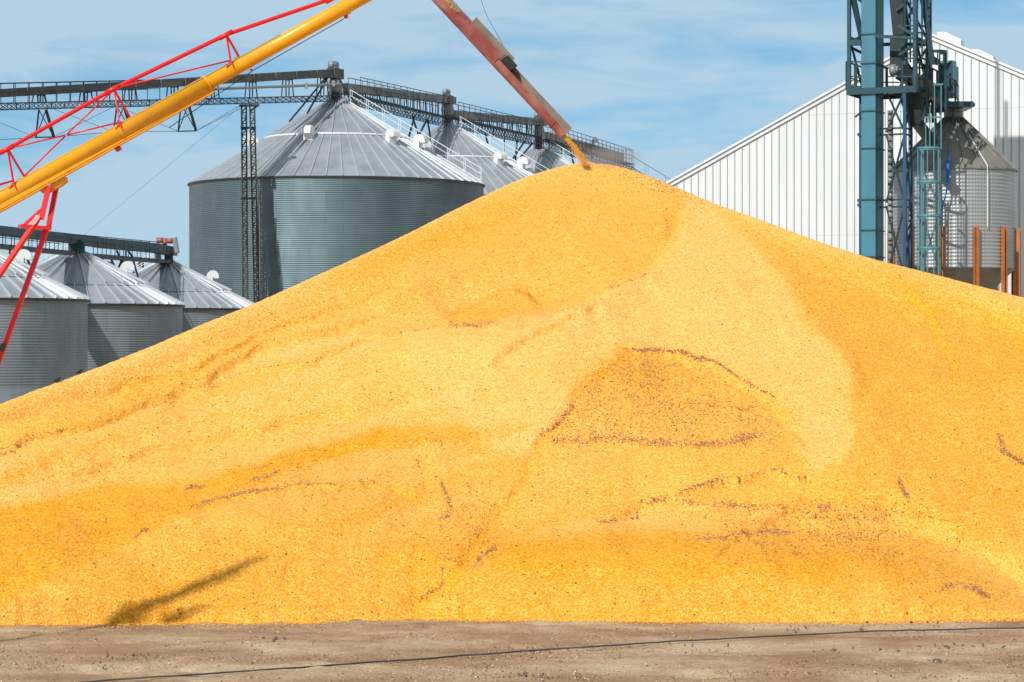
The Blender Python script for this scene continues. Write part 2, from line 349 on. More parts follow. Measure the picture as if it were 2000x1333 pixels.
# ------------------------------------------------------------------ the corn heap
SIL = [(-900,1075),(-600,1000),(-300,897),(-120,835),(0,790),(60,766),(100,752),(200,715),(300,675),(400,632),(500,592),(600,547),(700,502),(800,455),(900,404),(1000,357),
       (1050,338),(1100,324),(1140,318),(1180,320),(1215,326),(1250,338),(1300,357),(1350,379),(1400,400),(1500,435),(1600,473),(1700,505),(1800,530),(1900,556),(2000,582),(2200,640),(2500,735),(2900,880)]
TOE = [(-900,1222),(0,1223),(200,1222),(400,1219),(600,1218),(750,1213),(810,1210),(870,1212),(1000,1214),(1300,1216),(1500,1217),(1700,1216),(1850,1213),(2000,1209),(2900,1195)]
def seg_dist(px, py, pts):
    """signed distance (px) to a polyline drawn on the heap's face and the position along it (0..1)"""
    best = np.full(px.shape, 1e9); sg = np.zeros(px.shape); along = np.zeros(px.shape)
    pts = np.array(pts, float); ln = np.hypot(*np.diff(pts, axis=0).T); cum = np.concatenate([[0], np.cumsum(ln)])
    for i in range(len(pts)-1):
        a, b = pts[i], pts[i+1]; d = b-a; L2 = d@d
        t = np.clip(((px-a[0])*d[0]+(py-a[1])*d[1])/L2, 0, 1)
        ex = px-(a[0]+t*d[0]); ey = py-(a[1]+t*d[1]); r = np.hypot(ex, ey)
        s = np.sign(d[0]*ey-d[1]*ex)      # >0: to the right of travel in the picture (below a left-to-right line)
        k = r < best; best = np.where(k, r, best); sg = np.where(k, s, sg); along = np.where(k, (cum[i]+t*ln[i])/cum[-1], along)
    return best, sg, along
def sstep(a, b, x):
    t = np.clip((x-a)/(b-a), 0, 1); return t*t*(3-2*t)
RIDGE = [(1330,372),(1400,425),(1470,482),(1530,545),(1580,610),(1630,690),(1662,780),(1668,850),(1640,925),(1590,960)]
VALLEY = [(1345,400),(1312,465),(1272,530),(1190,570),(1090,602),(960,628),(830,640)]
SCOOP_TOP = [(1060,855),(1150,745),(1225,685),(1300,685),(1370,703),(1440,735),(1510,775),(1550,830)]
LOW_SCARP = [(1170,1020),(1250,988),(1330,975),(1420,938),(1500,928),(1580,938),(1640,975)]
TERR = [(-900,1330),(-300,1150),(0,1060),(200,1015),(400,950),(560,910),(760,868),(900,850),(1010,840)]
HEAP = {}
def band(PX, PY, pts, w, reach, amp, f0=0.0, f1=0.0):
    """bench along a line: the face flattens over a width w and steepens above and below"""
    d, s, t = seg_dist(PX, PY, pts); sd = np.where(s > 0, d, -d)
    k = (sstep(0, f0, t) if f0 else 1)*(sstep(1.0, 1.0-f1, t) if f1 else 1)
    return amp*np.tanh(sd/w)*np.exp(-(np.abs(sd)/reach)**2)*k
def warp(px, py):
    return px + 26*fbm(px/110, py/90, 201, 4, 0.55), py + 15*fbm(px/100, py/80, 211, 4, 0.55)
SLIDES = [[(130,772),(280,748),(385,716),(545,642),(640,602),(770,558)], [(-40,882),(150,836),(330,772),(400,742),(540,668),(650,637),(770,616)], [(280,802),(470,737),(620,702),(700,662),(840,642)],
          [(60,945),(300,880),(520,830),(700,800),(860,760)], [(360,990),(500,966),(640,952),(790,952),(860,990)], [(500,915),(640,880),(760,872),(870,862)], [(1060,600),(1000,560),(930,590),(860,630)], [(960,720),(1060,640),(1180,590)], [(1690,470),(1780,560),(1840,680),(1860,760)]]
def inside(px, py, poly, feather):
    """soft 0..1 mask of a region drawn on the heap's face"""
    c = np.zeros(px.shape, bool); n = len(poly)
    for i in range(n):
        (x0, y0), (x1, y1) = poly[i], poly[(i+1) % n]
        if y0 == y1: continue
        c ^= ((y0 > py) != (y1 > py)) & (px < (x1-x0)*(py-y0)/(y1-y0)+x0)
    d, s, t = seg_dist(px, py, list(poly)+[poly[0]])
    return sstep(-feather, feather, np.where(c, d, -d))
PALE = [([(1345,395),(1405,430),(1475,490),(1540,560),(1590,640),(1640,720),(1664,800),(1650,890),(1600,930),(1565,860),(1545,800),(1510,772),(1440,730),(1370,698),(1300,680),(1225,680),(1150,740),(1060,850),(1040,900),(960,880),(900,800),(830,720),(800,645),(960,630),(1090,604),(1190,572),(1272,530),(1312,465)], 14, 0.46),  # pale tone regions: dusty fines, with sun on steeper parts painted in
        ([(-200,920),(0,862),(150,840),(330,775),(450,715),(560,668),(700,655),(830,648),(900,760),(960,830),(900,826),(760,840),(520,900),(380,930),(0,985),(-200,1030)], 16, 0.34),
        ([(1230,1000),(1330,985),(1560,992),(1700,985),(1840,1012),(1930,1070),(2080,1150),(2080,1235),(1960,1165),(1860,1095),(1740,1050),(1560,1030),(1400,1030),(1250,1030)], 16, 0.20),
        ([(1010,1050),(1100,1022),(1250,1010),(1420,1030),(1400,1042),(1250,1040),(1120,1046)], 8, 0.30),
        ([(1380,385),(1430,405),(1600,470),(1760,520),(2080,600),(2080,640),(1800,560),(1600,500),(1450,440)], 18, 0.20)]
DEEP = [([(-200,1030),(0,985),(380,932),(520,902),(760,842),(900,828),(1050,832),(1000,852),(860,864),(760,880),(600,908),(470,962),(380,992),(250,1062),(120,1112),(0,1168),(-200,1260)], 12, 0.30),  # deep tone regions: shade of the flatter benches painted into the kernel colour
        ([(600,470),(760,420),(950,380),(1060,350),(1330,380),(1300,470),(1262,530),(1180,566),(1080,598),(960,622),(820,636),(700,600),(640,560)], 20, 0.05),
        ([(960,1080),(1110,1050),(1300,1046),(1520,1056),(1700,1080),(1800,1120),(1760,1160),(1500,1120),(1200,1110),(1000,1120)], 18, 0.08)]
def heap_relief(PX, PY, toe, top):
    q = (PY-top)/np.maximum(toe-top, 1)              # 0 skyline .. 1 toe
    edge = sstep(0.02, 0.12, q)*sstep(1.0, 0.95, q)    # relief dies out at skyline and toe
    PYo = PY; PX, PY = warp(PX, PY)
    rel = np.zeros(PY.shape); dust = np.zeros(PY.shape) + 0.31  # dust tone: real fines plus painted sun and shade of benches, creases, flank, crest
    # the right flank falls away beyond the crease of the fresh fan
    d, s, t = seg_dist(PX, PY, RIDGE); right = (s < 0); sd = np.where(right, d, -d)
    fall = sstep(0, 0.10, t)*sstep(1.0, 0.80, t)
    rel += sstep(0, 0.08, t)*(-0.16*(1-np.exp(-np.maximum(sd, 0)/150.0)))*sstep(1150, 960, PY)
    rel += -0.05*(1-np.exp(-np.maximum(-sd, 0)/110.0))*fall*sstep(1180, 1330, PX)
    dust -= 0.10*sstep(-5, 30, sd)*sstep(1340, 1380, PX)*sstep(1100, 980, PY)  # flank turned from the sun: its shade painted into the tone
    # fresh fan laid over the older face
    d, s, t = seg_dist(PX, PY, VALLEY); over = np.where(s < 0, 1, -1)*d
    k = sstep(1.0, 0.7, t)
    rel += 0.060*sstep(-12, 14, over)*np.exp(-np.maximum(over, 0)/140)*k
    # scoop with its scarp
    d, s, t = seg_dist(PX, PY, SCOOP_TOP); ins = np.where(s > 0, d, -d)
    box = sstep(1030, 1080, PX)*sstep(1580, 1530, PX)*sstep(905, 850, PY)
    rel += -0.065*sstep(-8, 14, ins)*np.exp(-np.maximum(ins, 0)/120)*box*(0.12+0.88*sstep(1190, 1330, PX))
    d, s, t = seg_dist(PX, PY, [(1060,860),(1150,745),(1225,685)]); ins = np.where(s > 0, d, -d)
    rel += 0.012*np.exp(-((ins+16)/20.0)**2)
    # lower scarp
    d, s, t = seg_dist(PX, PY, LOW_SCARP); ins = np.where(s > 0, d, -d)
    rel += -0.060*sstep(-4, 8, ins)*np.exp(-np.maximum(ins, 0)/70)*sstep(0, 0.1, t)*sstep(1.0, 0.88, t)
    # benches (flatter, so less sunlit) across the lower left and the lower right
    rel += band(PX, PY, TERR, 62, 200, 0.30, 0, 0.3)
    d, s, t = seg_dist(PX, PY, TERR); sd = np.where(s > 0, d, -d)
    rel += band(PX, PY, [(700,1075),(850,1062),(1000,1062),(1120,1050),(1300,1055),(1500,1062),(1700,1085),(1900,1140),(2100,1235)], 42, 120, 0.17, 0.2)
    rel += band(PX, PY, [(1600,985),(1680,985),(1740,988),(1830,1010),(2000,1110)], 18, 90, -0.06, 0.25)
    d, s, t = seg_dist(PX, PY, [(1540,1000),(1700,1005),(1850,1040),(2050,1150)])
    d, s, t = seg_dist(PX, PY, [(1010,1048),(1100,1026),(1250,1022),(1420,1032),(1560,1020)])
    # right hand lobe
    d, s, t = seg_dist(PX, PY, [(1690,790),(1730,748),(1800,730),(1900,726),(2100,735)]); sd = np.where(s > 0, d, -d)
    rel += 0.06*sstep(-12, 14, sd)*np.exp(-np.maximum(sd, 0)/110)
    # upper left benches seen in the long left flank
    rel += band(PX, PY, [(1080,610),(960,640),(830,645),(700,650),(560,705),(420,770),(200,830),(-100,930)][::-1], 26, 90, 0.085)
    rel += band(PX, PY, [(-100,880),(100,800),(330,720),(520,640),(640,600),(760,590)], 26, 80, 0.08, 0, 0.2)
    # long slides running down to the left
    c, s_ = math.cos(R_(-21)), math.sin(R_(-21)); ua = PX*c + PY*s_; va = -PX*s_ + PY*c
    left = sstep(1180, 850, PX)*sstep(1120, 980, PY)
    rel += left*0.085*fbm(ua/800+3, va/90+1, 31, 4, 0.45)
    dust += left*0.34*fbm(ua/620, va/46, 71, 4)
    cr, sr = math.cos(R_(58)), math.sin(R_(58)); ur = PX*cr + PY*sr; vr = -PX*sr + PY*cr
    rel += sstep(1000, 1300, PX)*0.045*fbm(ur/420, vr/110, 35, 4, 0.45)
    rel += 0.07*fbm(PX/420, PY/300, 41, 3, 0.5)
    bench = sstep(950, 1080, PY)
    rel += bench*0.045*fbm(PX/260, PY/30, 51, 3, 0.5)
    rel += 0.009*fbm(PX/34, PY/24, 61, 3, 0.55)
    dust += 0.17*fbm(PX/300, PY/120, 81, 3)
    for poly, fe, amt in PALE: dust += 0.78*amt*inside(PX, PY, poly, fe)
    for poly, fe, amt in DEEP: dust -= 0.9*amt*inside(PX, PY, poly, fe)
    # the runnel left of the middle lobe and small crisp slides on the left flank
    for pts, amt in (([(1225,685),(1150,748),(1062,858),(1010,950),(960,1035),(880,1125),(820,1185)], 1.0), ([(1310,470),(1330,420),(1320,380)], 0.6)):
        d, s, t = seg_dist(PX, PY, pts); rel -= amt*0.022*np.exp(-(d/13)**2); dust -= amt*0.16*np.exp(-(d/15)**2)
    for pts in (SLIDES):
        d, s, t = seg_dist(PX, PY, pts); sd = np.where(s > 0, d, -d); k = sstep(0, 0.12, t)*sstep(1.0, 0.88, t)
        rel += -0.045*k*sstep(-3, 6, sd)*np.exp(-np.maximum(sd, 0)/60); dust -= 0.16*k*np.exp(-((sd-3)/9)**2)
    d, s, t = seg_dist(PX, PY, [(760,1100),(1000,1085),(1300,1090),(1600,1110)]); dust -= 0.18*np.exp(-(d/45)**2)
    dust += 0.45*np.exp(-np.maximum(PYo-top, 0)/14.0)  # bright crest edge painted in, offsetting the dimmer rounded top
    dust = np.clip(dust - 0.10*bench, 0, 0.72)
    return rel*edge, dust
def make_heap():
    pxs = np.concatenate([np.arange(-900, -60, 30), np.arange(-60, 2061, 3.6), np.arange(2080, 2900, 30)])
    us = np.concatenate([np.linspace(0, 1, 330), 1 + np.array([0.01,0.02,0.035,0.05,0.075,0.1,0.14,0.18,0.24,0.3,0.4,0.5,0.65,0.8,1.0,1.2,1.45])])
    sil = np.interp(pxs, *zip(*SIL)); k = np.ones(9)/9
    ss = np.convolve(np.pad(sil, 4, mode='edge'), k, 'valid'); sil = np.where((pxs > -20) & (pxs < 2020), ss, sil)
    toe = np.interp(pxs, *zip(*TOE))
    m0 = 0.46
    toe_s = np.interp(pxs, [-900, 0, 2000, 2900], [1222, 1219.5, 1212.5, 1208])   # smooth foot; the real foot wanders round it
    Y0 = HC*F/(toe_s-CY); dY0 = HC*F/(toe-CY) - Y0
    tan = (CY-sil)/F
    Yc = (HC + m0*Y0)/(m0 - tan)                      # where the face of the heap meets the skyline
    a = (pxs-CX)/F
    A, U = np.meshgrid(a, us); PX, _ = np.meshgrid(pxs, us)
    jit = 0.035*fbm(pxs/24, pxs*0, 5, 3)              # ragged foot
    off = jit*np.exp(-U/0.02) + dY0*np.exp(-(U/0.10)**2)
    Y = Y0 + off + (Yc-Y0)*np.minimum(U, 1) + np.maximum(U-1, 0)*6.0
    f = m0*np.maximum(Y-Y0-off, 0)
    PY = CY - (f-HC)/np.maximum(Y, 1)*F
    top = np.broadcast_to(sil, PY.shape)
    rel = np.zeros(PY.shape)
    for it in range(6):
        r_, dust = heap_relief(PX, PY - rel*F/np.maximum(Y, 1), np.broadcast_to(toe, PY.shape), top)
        rel = rel + 0.6*(r_-rel)
    # pinkish dust on the upper right skyline is chaff, added as real bits below
    h = f + rel
    tA = np.broadcast_to(tan, h.shape)
    line = HC + tA*Y
    over_y = np.maximum(Y-np.broadcast_to(Yc, Y.shape), 0)
    back = line - (0.30 + tA)*over_y*0 - 0.42*over_y - 0.03*over_y**2
    kk = 0.05                                           # rounded crest
    hh = np.clip(0.5+0.5*(back-h)/kk, 0, 1); sm = back*(1-hh)+h*hh - kk*hh*(1-hh)
    h = sm + kk*0.25*np.exp(-((Y-Yc)/0.35)**2)
    h += (rng.random(h.shape)-0.5)*0.0045
    h = np.where(U <= 0.0, -0.03, np.maximum(h, -0.05))
    X = A*Y
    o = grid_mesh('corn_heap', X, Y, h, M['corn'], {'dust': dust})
    tag(o, 'huge sloping heap of loose yellow corn piled on the bare dirt', 'corn heap')
    HEAP.update(X=X, Y=Y, Z=h, PX=X/Y*F+CX, PY=CY-(h-HC)/Y*F, U=U)
make_heap()

def scatter(density, n, seed):
    """pick n points on the heap's face with the given density over the picture of it"""
    r = np.random.default_rng(seed); H = HEAP
    a = density(H['PX'], H['PY'])*(H['U'] <= 1.0)*(H['U'] > 0.004)*(H['PX'] > -60)*(H['PX'] < 2060)
    p = a.ravel().astype(float); p /= p.sum()
    i = r.choice(p.size, n, p=p); ri, ci = np.unravel_index(i, a.shape)
    ri = np.minimum(ri, a.shape[0]-2); ci = np.minimum(ci, a.shape[1]-2); fu = r.random(n); fv = r.random(n)
    g = lambda K: (H[K][ri, ci]*(1-fu)+H[K][ri, ci+1]*fu)*(1-fv)+(H[K][ri+1, ci]*(1-fu)+H[K][ri+1, ci+1]*fu)*fv
    return np.stack([g('X'), g('Y'), g('Z')], -1), r
def bits(name, pts, r, smin, smax, flat, slots, mats, label, cat, thick=0.35, lift=0.004):
    n = len(pts); vs = np.zeros((n, 6, 3), np.float32)
    L = smin + (smax-smin)*r.random(n)**2; w = L*(0.35+0.4*r.random(n)); th = L*thick*(0.5+r.random(n)*0.6)
    yaw = r.random(n)*2*math.pi; tilt = (r.random(n)-0.5)*flat
    ax = np.stack([np.cos(yaw), np.sin(yaw), 0.46*np.sin(yaw)+tilt], -1); ay = np.stack([-np.sin(yaw), np.cos(yaw), 0.46*np.cos(yaw)+(r.random(n)-0.5)*flat], -1)
    az = np.cross(ax, ay); az /= np.linalg.norm(az, axis=1)[:, None]
    c = pts + az*lift
    for k, (p, q, s) in enumerate(((1,0,0),(0,1,0),(-1,0,0),(0,-1,0),(0,0,1),(0,0,-1))):
        vs[:, k] = c + ax*(p*L/2)[:, None] + ay*(q*w/2)[:, None] + az*(s*th/2)[:, None]
    F8 = np.array([(0,1,4),(1,2,4),(2,3,4),(3,0,4),(1,0,5),(2,1,5),(3,2,5),(0,3,5)])
    fs = (F8[None]+np.arange(n)[:, None, None]*6).reshape(-1, 3)
    me = bpy.data.meshes.new(name); me.vertices.add(n*6); me.vertices.foreach_set('co', vs.ravel())
    me.loops.add(fs.size); me.loops.foreach_set('vertex_index', fs.ravel().astype(np.int32))
    me.polygons.add(len(fs)); me.polygons.foreach_set('loop_start', np.arange(0, fs.size, 3, dtype=np.int32))
    mi = r.choice(len(mats), n, p=slots); me.polygons.foreach_set('material_index', np.repeat(mi, 8).astype(np.int32))
    me.update(calc_edges=True); me.validate()
    for m in mats: me.materials.append(m)
    o = bpy.data.objects.new(name, me); COL.objects.link(o); return tag(o, label, cat, kind='stuff')

CH = [M['chaff_red'], M['chaff_pink'], M['chaff_pale'], M['chaff_dark']]
TRASH = [(p, 3, 0.16) for p in SLIDES] + [([(1225,686),(1260,684),(1300,686),(1340,692),(1370,703),(1405,714),(1440,735),(1475,755),(1510,776)], 4, 1.35),
         ([(1055,856),(1075,838),(1092,818),(1110,800)], 5, 0.9),
         ([(1090,856),(1180,860),(1280,867),(1370,864),(1480,858)], 10, 0.8),
         ([(1252,988),(1300,984),(1330,974),(1360,960),(1390,948),(1425,938),(1460,930),(1510,929),(1580,940)], 4, 1.35),
         ([(1165,1022),(1200,1020),(1245,1014),(1255,990)], 4, 0.7),
         ([(1755,935),(1765,952),(1778,978)], 5, 0.9), ([(1945,860),(1955,880),(1975,895),(2000,910)], 6, 1.0),
         ([(855,950),(862,975),(866,1000),(862,1020)], 6, 0.8), ([(835,862),(872,862),(874,872)], 6, 0.4), ([(815,905),(822,917)], 5, 0.4),
         ([(390,975),(440,968),(500,962),(540,956)], 6, 0.5), ([(560,955),(640,950),(720,948),(780,950)], 5, 0.35),
         ([(860,1110),(858,1130),(855,1150),(825,1178)], 5, 0.7), ([(975,1068),(950,1085),(930,1100)], 5, 0.7),
         ([(875,635),(880,640),(930,636),(950,630)], 5, 0.5), ([(1275,528),(1272,535),(1210,560),(1180,568)], 4, 0.35),
         ([(1260,985),(1400,990),(1500,995),(1640,990),(1830,1012)], 10, 0.7), ([(1550,1005),(1700,1010),(1830,1012)], 9, 0.6),
         ([(1840,1150),(1860,1145),(1920,1165)], 6, 0.6), ([(1360,1055),(1450,1048),(1540,1041)], 5, 0.5), ([(1300,400),(1300,440),(1308,470)], 7, 0.3),
         ([(250,1058),(275,1040)], 4, 0.5), ([(360,950),(400,940)], 4, 0.4), ([(500,455+480),(540,930)], 4, 0.4),
         ([(0,880),(60,865),(160,830)], 6, 0.22), ([(420,905-100),(520,800),(640,780)], 6, 0.15), ([(540,745-50),(640,640),(740,620)], 5, 0.16)]
def dens_trash(px, py):
    D = np.zeros(px.shape); wx, wy = warp(px, py)
    for pts, w, k in TRASH:
        d, s, t = seg_dist(wx, wy, pts)
        wv = 0.55*w*(0.7+0.8*(fbm(px/14, py/14, 91, 2)+0.5))
        D += (k**1.6)*np.exp(-(d/np.maximum(wv, 1))**2)*np.clip(0.75+1.0*(fbm(px/22, py/22, 95, 2)+0.1), 0.35, 1.6)/max(w, 3)*4
    return D
def dens_scoop(px, py):
    d, s, t = seg_dist(px, py, SCOOP_TOP)
    ins = np.where(s > 0, 1, 0)*sstep(1060, 1120, px)*sstep(1535, 1470, px)*sstep(876, 862, py)*sstep(680, 720, py)
    low = sstep(985, 1000, py)*sstep(1110, 1060, py)*sstep(1300, 1480, px)*sstep(1960, 1850, px)
    lr = np.exp(-((px-900)/45)**2-((py-1085)/28)**2) + 0.8*np.exp(-((px-935)/35)**2-((py-1000)/50)**2)
    return ins*np.clip(0.5+0.9*(fbm(px/70, py/40, 99, 3)+0.3), 0, 2) + 0.45*low*np.clip(0.2+2*(fbm(px/90, py/14, 97, 3)+0.25), 0, 2) + 0.5*lr
def dens_all(px, py):
    return np.clip(0.25+1.4*(fbm(px/120, py/50, 93, 3)+0.2), 0.05, 2)*(0.35+0.65*sstep(500, 1000, py))
p1, r1 = scatter(dens_trash, 10500, 1)
p2, r2 = scatter(dens_scoop, 6500, 2)
p3, r3 = scatter(dens_all, 5200, 3)
def dens_sky(px, py):
    top = np.interp(px, *zip(*SIL)); return np.exp(-((px-1290)/75)**2)*np.exp(-((py-top-14)/16)**2) + 0.35*np.exp(-((px-460)/40)**2)*np.exp(-((py-top-30)/14)**2)
p4, r4 = scatter(dens_sky, 700, 4)
bits('corn_chaff', np.concatenate([p1, p2, p3, p4]), r1, 0.007, 0.021, 0.35, [0.44, 0.30, 0.07, 0.19], CH,
     'red brown chaff, cob bits and husks strewn over the corn heap', 'chaff')
# loose kernels that rolled off the toe, and kernels standing proud on the face
def toe_kernels():
    n = 4600; r = np.random.default_rng(12)
    px = r.random(n)*2060-30; t = np.interp(px, *zip(*TOE)); Y = HC*F/(t-CY) + 0.03 - r.exponential(0.075, n)
    pts = np.stack([(px-CX)/F*Y, Y, np.full(n, 0.004)], -1)
    m = 260; px = r.random(m)*2060-30; Y2 = 14.6+r.random(m)*3.1
    pts = np.concatenate([pts, np.stack([(px-CX)/F*Y2, Y2, np.full(m, 0.006)], -1)])
    o = bits('loose_corn', pts, r, 0.010, 0.016, 0.9, [1.0], [M['kernel']], 'yellow kernels spilled along the foot of the corn heap', 'corn', 0.5, 0.006)
toe_kernels()

# clods and crumbs on the ground
def clods():
    r = np.random.default_rng(15)
    spots = [(1570,1228,18,14),(1830,1297,10,9),(1420,1264,3,4),(1015,1322,10,6),(1060,1325,12,6),(1130,1322,6,4),(1540,1232,6,4),(1680,1231,6,4),(1790,1217,40,10),(960,1290,4,3),(520,1250,30,10),(250,1283,25,10),(1900,1265,60,22),(1350,1262,8,3),(1690,1275,60,10),(1885,1296,6,2)]
    pts = []
    for x, y, sx, n in spots:
        for _ in range(n):
            px = x+r.normal()*sx; py = y+r.normal()*2.2; py = max(py, 1219)
            Y = HC*F/(py-CY); pts.append(((px-CX)/F*Y, Y, 0.008))
    n = 16000; px = r.random(n)*2060-30; py = 1220+r.random(n)**0.8*120; Y = HC*F/(py-CY)
    small = np.stack([(px-CX)/F*Y, Y, np.full(n, 0.003)], -1)
    keep = fbm(px/260, py/14, 15, 4) > -0.02+0.25*(r.random(n)-0.5); small = small[keep]
    bits('dirt_clods', np.array(pts), r, 0.012, 0.045, 0.9, [1.0], [M['clod']], 'dark crumbs of earth lying on the packed dirt', 'dirt', 0.7, 0.004)
    bits('gravel', small, r, 0.005, 0.020, 0.9, [0.30, 0.52, 0.13, 0.05], [M['clod'], M['crumb'], M['crumb_pale'], M['chaff_pale']], 'fine grit and straw crumbs over the dirt yard', 'grit', 0.6, 0.003)
clods()

def hose():
    pts = []
    prof = [(120,1341),(220,1333),(400,1321),(600,1307),(800,1293),(1000,1278),(1180,1266),(1330,1256),(1450,1250),(1560,1245),(1640,1240),(1700,1237),(1760,1236),(1780,1234.5),(1800,1235),(1860,1233.5),(1930,1231.5),(2000,1230.5),(2150,1227),(2400,1220)]
    xs = np.arange(120, 2400, 12); ys = np.interp(xs, *zip(*prof)) + 0.9*fbm(xs/60, xs*0, 3, 3)
    for x, y in zip(xs, ys):
        Y = HC*F/(y-CY); pts.append(((x-CX)/F*Y, Y, 0.014))
    o = MB().path(pts, 0.0052, 8).build('hose', M['hose'], None, True)
    tag(o, 'thin black hose lying across the dirt in front of the heap', 'hose')
hose()

# ------------------------------------------------------------------ silos and bins
def vent_prof(s):
    pts = [(-0.5, -0.75), (-0.5, 0.0)]
    for k in range(0, 13):
        t = math.pi - k*math.pi*1.02/12; pts.append((0.5*math.cos(t), 0.5*math.sin(t)))
    pts += [(0.50, -0.16), (0.14, -0.16), (0.02, -0.02), (0.0, -0.75)]
    return [(x*s, z*s) for x, z in pts]
def roof_vent(ang, r, z, size, wdt, root, name='roof_vent'):
    o_ = OFF[root.name]; ra = V((math.sin(ang), -math.cos(ang), 0)); ta = V((math.cos(ang), math.sin(ang), 0))
    base = o_ + ra*r + V((0, 0, z))
    poly = [base + ra*x + V((0,0,1))*zz - ta*wdt/2 for x, zz in vent_prof(size)]
    b = MB().prism(poly, ta*wdt)
    ob = b.build(name, M['vent'], root)
    rm = MB().box(base + ra*0.33*size + V((0,0,-0.13*size)), (0.15*size, wdt*0.44, 0.035*size), (ra, ta, V((0,0,1)))).build('vent_mouth', M['black'], ob)
    return ob
def silo(name, loc, Rr, eave, peak, nrib, tier, rtop, label, cat, group, corr_from, pitch, amp, wallmat, nseg, vents, vsize, stair=None, overh=0.10, stairmat='white', ribw=0.05, step=0.10):
    root = thing(name, loc, label, cat, group); c = V(loc)
    prof = [(Rr, -1.0), (Rr, corr_from)]
    z = corr_from; k = 0
    while z < eave-0.02:
        prof.append((Rr + amp*math.sin(2*math.pi*k/6.0), z)); z += pitch/6; k += 1
    prof.append((Rr, eave-0.02))
    MB().lathe(prof, nseg, c).build('wall', wallmat, root, True)
    slope = (peak-eave)/(Rr-rtop)
    zr = lambda r: eave + (Rr-r)*slope
    rt = Rr*tier
    m = MB().lathe([(Rr+overh, zr(Rr+overh)-0.03), (Rr+overh, zr(Rr+overh)+0.02), (rt-0.05, zr(rt-0.05)+0.02)], nrib, c)
    m.lathe([(rt+0.08, zr(rt+0.08)+step), (rt, zr(rt)+step), (rtop, peak+0.08), (rtop, peak+0.22), (0.01, peak+0.25)], nrib, c)
    rf = m.build('roof', M['roof'], root)
    rb = MB()
    for i in range(nrib):
        t = 2*math.pi*(i)/nrib; ra = V((math.sin(t), -math.cos(t), 0))
        a = c + ra*(Rr+overh+0.03); a.z = zr(Rr+overh)+0.05; b = c + ra*(rt-0.02); b.z = zr(rt)+0.05
        rb.bar(a, b, ribw, 0.11)
        if i % 2 == 0:
            a = c + ra*(rt+0.09); a.z = zr(rt)+0.125; b = c + ra*rtop; b.z = peak+0.12
            rb.bar(a, b, ribw, 0.10)
    rb.build('roof_rib', M['rib'], rf)
    if stair and step > 0.08: MB().lathe([(rt+0.09, zr(rt+0.09)+step-0.05), (rt+0.10, zr(rt+0.09)+step+0.02), (rt+0.02, zr(rt)+step+0.05)], nrib*2, c).build('roof_ring', M['vent'], rf)
    MB().lathe([(Rr+0.02, eave-0.10), (Rr+overh+0.04, eave-0.12), (Rr+overh+0.05, eave-0.02)], nseg, c).build('eave_ring', M['dark'], rf)
    for (ang, rr) in vents:
        roof_vent(R_(ang), Rr*rr, zr(Rr*rr)+0.62*vsize, vsize, vsize*0.72, root)
    if stair:
        ang, r0, r1, hgt = stair
        t = R_(ang); ra = V((math.sin(t), -math.cos(t), 0)); ta = V((math.cos(t), math.sin(t), 0))
        sm = MB()
        def pt(r, h): p = c + ra*r; p.z = zr(r)+h; return p
        n = int((r1-r0)/(hgt*1.15))
        tw = hgt*0.034
        for sd in (-0.42*hgt, 0.42*hgt):
            o = ta*sd
            sm.bar(pt(r0, hgt+0.2)+o, pt(r1, hgt+0.2)+o, tw*1.3); sm.bar(pt(r0, hgt*0.55+0.2)+o, pt(r1, hgt*0.55+0.2)+o, tw)
            sm.bar(pt(r0, 0.2)+o, pt(r1, 0.2)+o, tw*1.5, tw*2.5)
            for k in range(n+1):
                r = r0+(r1-r0)*k/n; sm.bar(pt(r, 0.0)+o, pt(r, hgt+0.2)+o, tw*1.1)
        for k in range(n*3):
            r = r0+(r1-r0)*k/(n*3); sm.box(pt(r, 0.18), (0.1, 0.40*hgt, 0.015), (ra, ta, V((0,0,1))))
        sm.build('roof_stair', M[stairmat], root)
    return root

# row of three big silos receding to the right
Z1 = 208.0; X1 = (658-CX)/F*Z1
Z2 = Z1*1.119; X2 = (875-CX)/F*Z2; Z3 = Z1*1.253; X3 = (1053-CX)/F*Z3
BR = 287/F*Z1*0.997; BPEAK = HC + (CY-197)/F*Z1; BEAVE = HC + (CY-343)/F*(Z1-BR)
s1 = silo('grain_silo', (X1, Z1, 0), BR, BEAVE, BPEAK, 60, 0.49, 0.55, 'huge grey corrugated silo behind the heap, nearest and leftmost of the three in the row', 'silo', 'big silos in a row behind the heap',
          4.0, 0.150, 0.022, M['wall_big'], 160, [(-106,0.60),(-76,0.60),(-16,0.56),(44,0.58),(69,0.62),(108,0.62),(150,0.6),(-150,0.6)], 1.05, (83, 1.2, BR-0.1, 1.05), ribw=0.07)
s2 = copy_tree(s1); s2.location = (X2, Z2, 0); s2['label'] = 'big silo half hidden behind the nearest one, middle of the row'
s3 = copy_tree(s1); s3.location = (X3, Z3, 0); s3['label'] = 'farthest big silo, only its cone tip shows just left of the heap top'
OFF[s2.name] = V(s2.location); OFF[s3.name] = V(s3.location)

